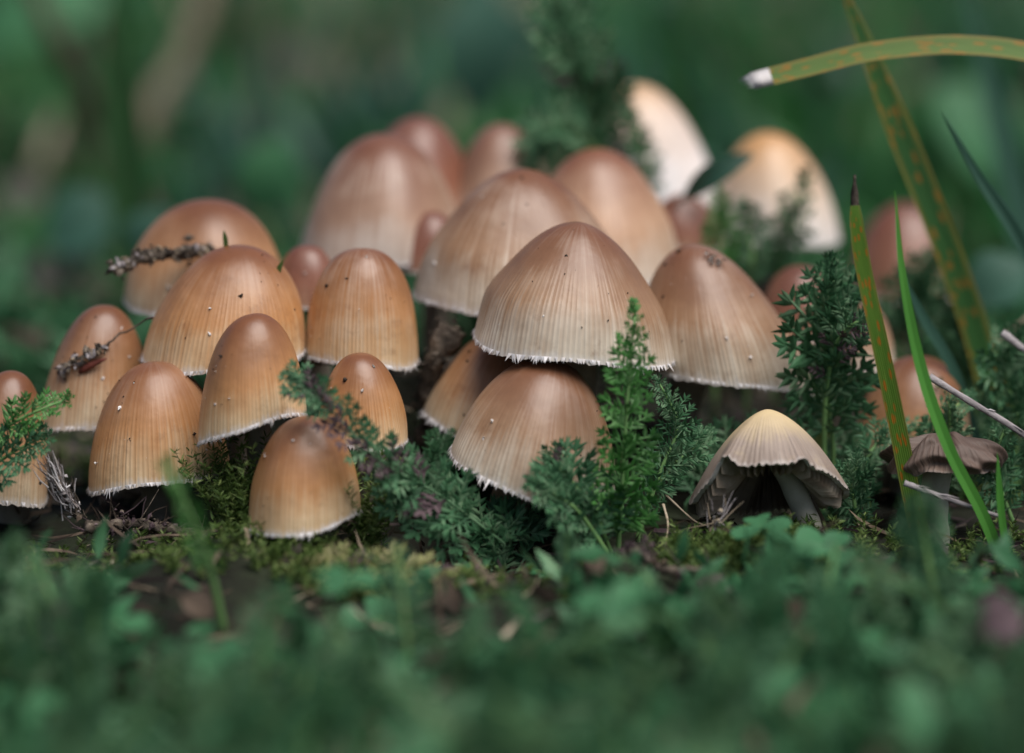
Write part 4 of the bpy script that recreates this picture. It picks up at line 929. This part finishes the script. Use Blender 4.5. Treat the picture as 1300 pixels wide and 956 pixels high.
def clover_mesh(seed):
    """leaflet: heart-shaped, folded; unit length along +X"""
    mb = MB(); V = []; F = []
    prof = [(0, .03), (.2, .22), (.45, .40), (.7, .46), (.9, .38), (1.0, .2)]
    for (t, wv) in prof:
        for x in (-1, -.5, 0, .5, 1):
            notch = -0.06 if (t == 1.0 and x == 0) else 0
            V.append((t + notch - (0.03 * x * x), wv * x, 0.10 * abs(x) * wv * 2 - 0.10 * t * t))
    for i in range(5):
        for k in range(4): F.append((i * 5 + k, i * 5 + k + 1, i * 5 + k + 6, i * 5 + k + 5))
    m = len(V); V2 = [(a, b, c - .015) for a, b, c in V]; F2 = [tuple(m + j for j in f[::-1]) for f in F]
    mb.add(V + V2, F + F2); return mb.mesh('leaflet', M_clover)
CLOVER = clover_mesh(0)
def clover(px_or_xyz, size, label, group, seed, lean=(0, 0)):
    r = random.Random(seed); c = np.array(px_or_xyz, float); bx, by = c[0] + r.uniform(-.4, .4), c[1] + r.uniform(-.2, .5)
    org = np.array([bx, by, float(ground_h(bx, by)) - 0.05]); root = empty('clover_leaf', org, label, 'clover', group)
    mb = MB(); tube(mb, spline([org, (org * .4 + c * .6) + np.array([r.uniform(-.15, .15), 0, .1]), c], 8), 0.03, 5); mb.build('leaf_stalk', M_rachis, root, org)
    up = unit(np.array([lean[0] + r.uniform(-.3, .3), lean[1] - 0.45 + r.uniform(-.25, .25), 1.0])); a0 = r.uniform(0, 6.28)
    e1 = unit(np.cross(up, np.array([0.3, 1, 0.1]))); e2 = np.cross(up, e1)
    for k in range(3):
        a = a0 + k * 2 * PI / 3 + r.uniform(-.12, .12); X = unit(e1 * math.cos(a) + e2 * math.sin(a) + up * r.uniform(-.1, .3)); Z = unit(up - X * np.dot(X, up)); Yv = np.cross(Z, X)
        o = bpy.data.objects.new('leaflet', CLOVER); COL.objects.link(o); o.parent = root; M = Matrix.Identity(4); s = size * r.uniform(.85, 1.1)
        for i in range(3): M[i][0] = X[i] * s; M[i][1] = Yv[i] * s; M[i][2] = Z[i] * s; M[i][3] = (c[i] - org[i]) * CM
        o.matrix_local = M
    return root

# clovers that can be made out
for k, (px, py, Y, s, lab) in enumerate((
        (965, 668, -4.6, .62, 'round clover leaf close under the flared mushroom stem'),
        (1010, 690, -5.4, .66, 'bright clover leaf before the foot of the flared mushroom'),
        (1055, 700, -6.0, .60, 'bright clover leaf overlapping its neighbour below the flared mushroom'),
        (1085, 735, -6.5, .55, 'lower clover leaf below the bright overlapping pair'),
        (638, 762, -4.3, .42, 'small light clover leaf on the dark soil beside the moss'),
        (690, 728, -4.0, .40, 'lone clover leaf in the shade behind the small light one'),
        (795, 745, -6.4, .50, 'clover leaf beside the curled dried leaf'),
        (1040, 790, -8.0, .50, 'small round clover leaf deep in the soft carpet'),
        (475, 785, -7.5, .60, 'light green clover leaf below the yellowing feathery leaf'),
        (150, 790, -9.0, .60, 'soft clover leaf below the soil crust'),
        (1170, 650, -1.0, .55, 'clover leaf at the stem of the withered mushroom'))):
    clover(at(px, py, Y), s, lab, None, 70 + k)
r = random.Random(99)
for k in range(22):
    y = r.uniform(-24, -7.5); x = r.uniform(-1, 1) * (9.5 - (-y - 6) * 0.18) ; hgt = r.uniform(0.9, 2.0)
    clover((x, y, float(ground_h(x, y)) + hgt), r.uniform(.4, .75), 'blurred clover leaf in the low green carpet before the mushrooms', 'clover leaves in the low carpet', 200 + k)
for k in range(230):
    y = -5.5 - 21.5 * r.random() ** 0.8; x = r.uniform(-1, 1) * (10.5 - (-y - 5) * 0.2)
    if y > -10 and -7 < x < 0.8: continue
    sc_ = r.uniform(0.55, 1.0) * (0.62 if y > -8 else 1.0)
    place_frond(x, y, sc_, r.uniform(0, 6.28), r.uniform(-.5, .5), r.randrange(4), 'blurred feathery leaf in the low green carpet before the mushrooms', 'feathery leaves in the low carpet')
for k in range(30):
    y = r.uniform(0.5, 12); x = r.choice([-1, 1]) * r.uniform(8.2, 13) if y < 3 else r.uniform(6.5, 13)
    if x < 0 and y > -2 and x > -10: continue
    place_frond(x, y, r.uniform(0.55, 1.0), r.uniform(0, 6.28), r.uniform(-.4, .4), r.randrange(1, 4), 'dim feathery leaf in the undergrowth beside the cluster', 'feathery leaves beside the cluster')
for k in range(16):
    y = r.uniform(0.5, 7); x = r.uniform(8.8, 12.5)
    place_frond(x, y, r.uniform(0.6, 1.0), r.uniform(0, 6.28), r.uniform(-.4, .4), r.randrange(1, 4), 'dim feathery leaf in the undergrowth beside the cluster', 'feathery leaves beside the cluster')
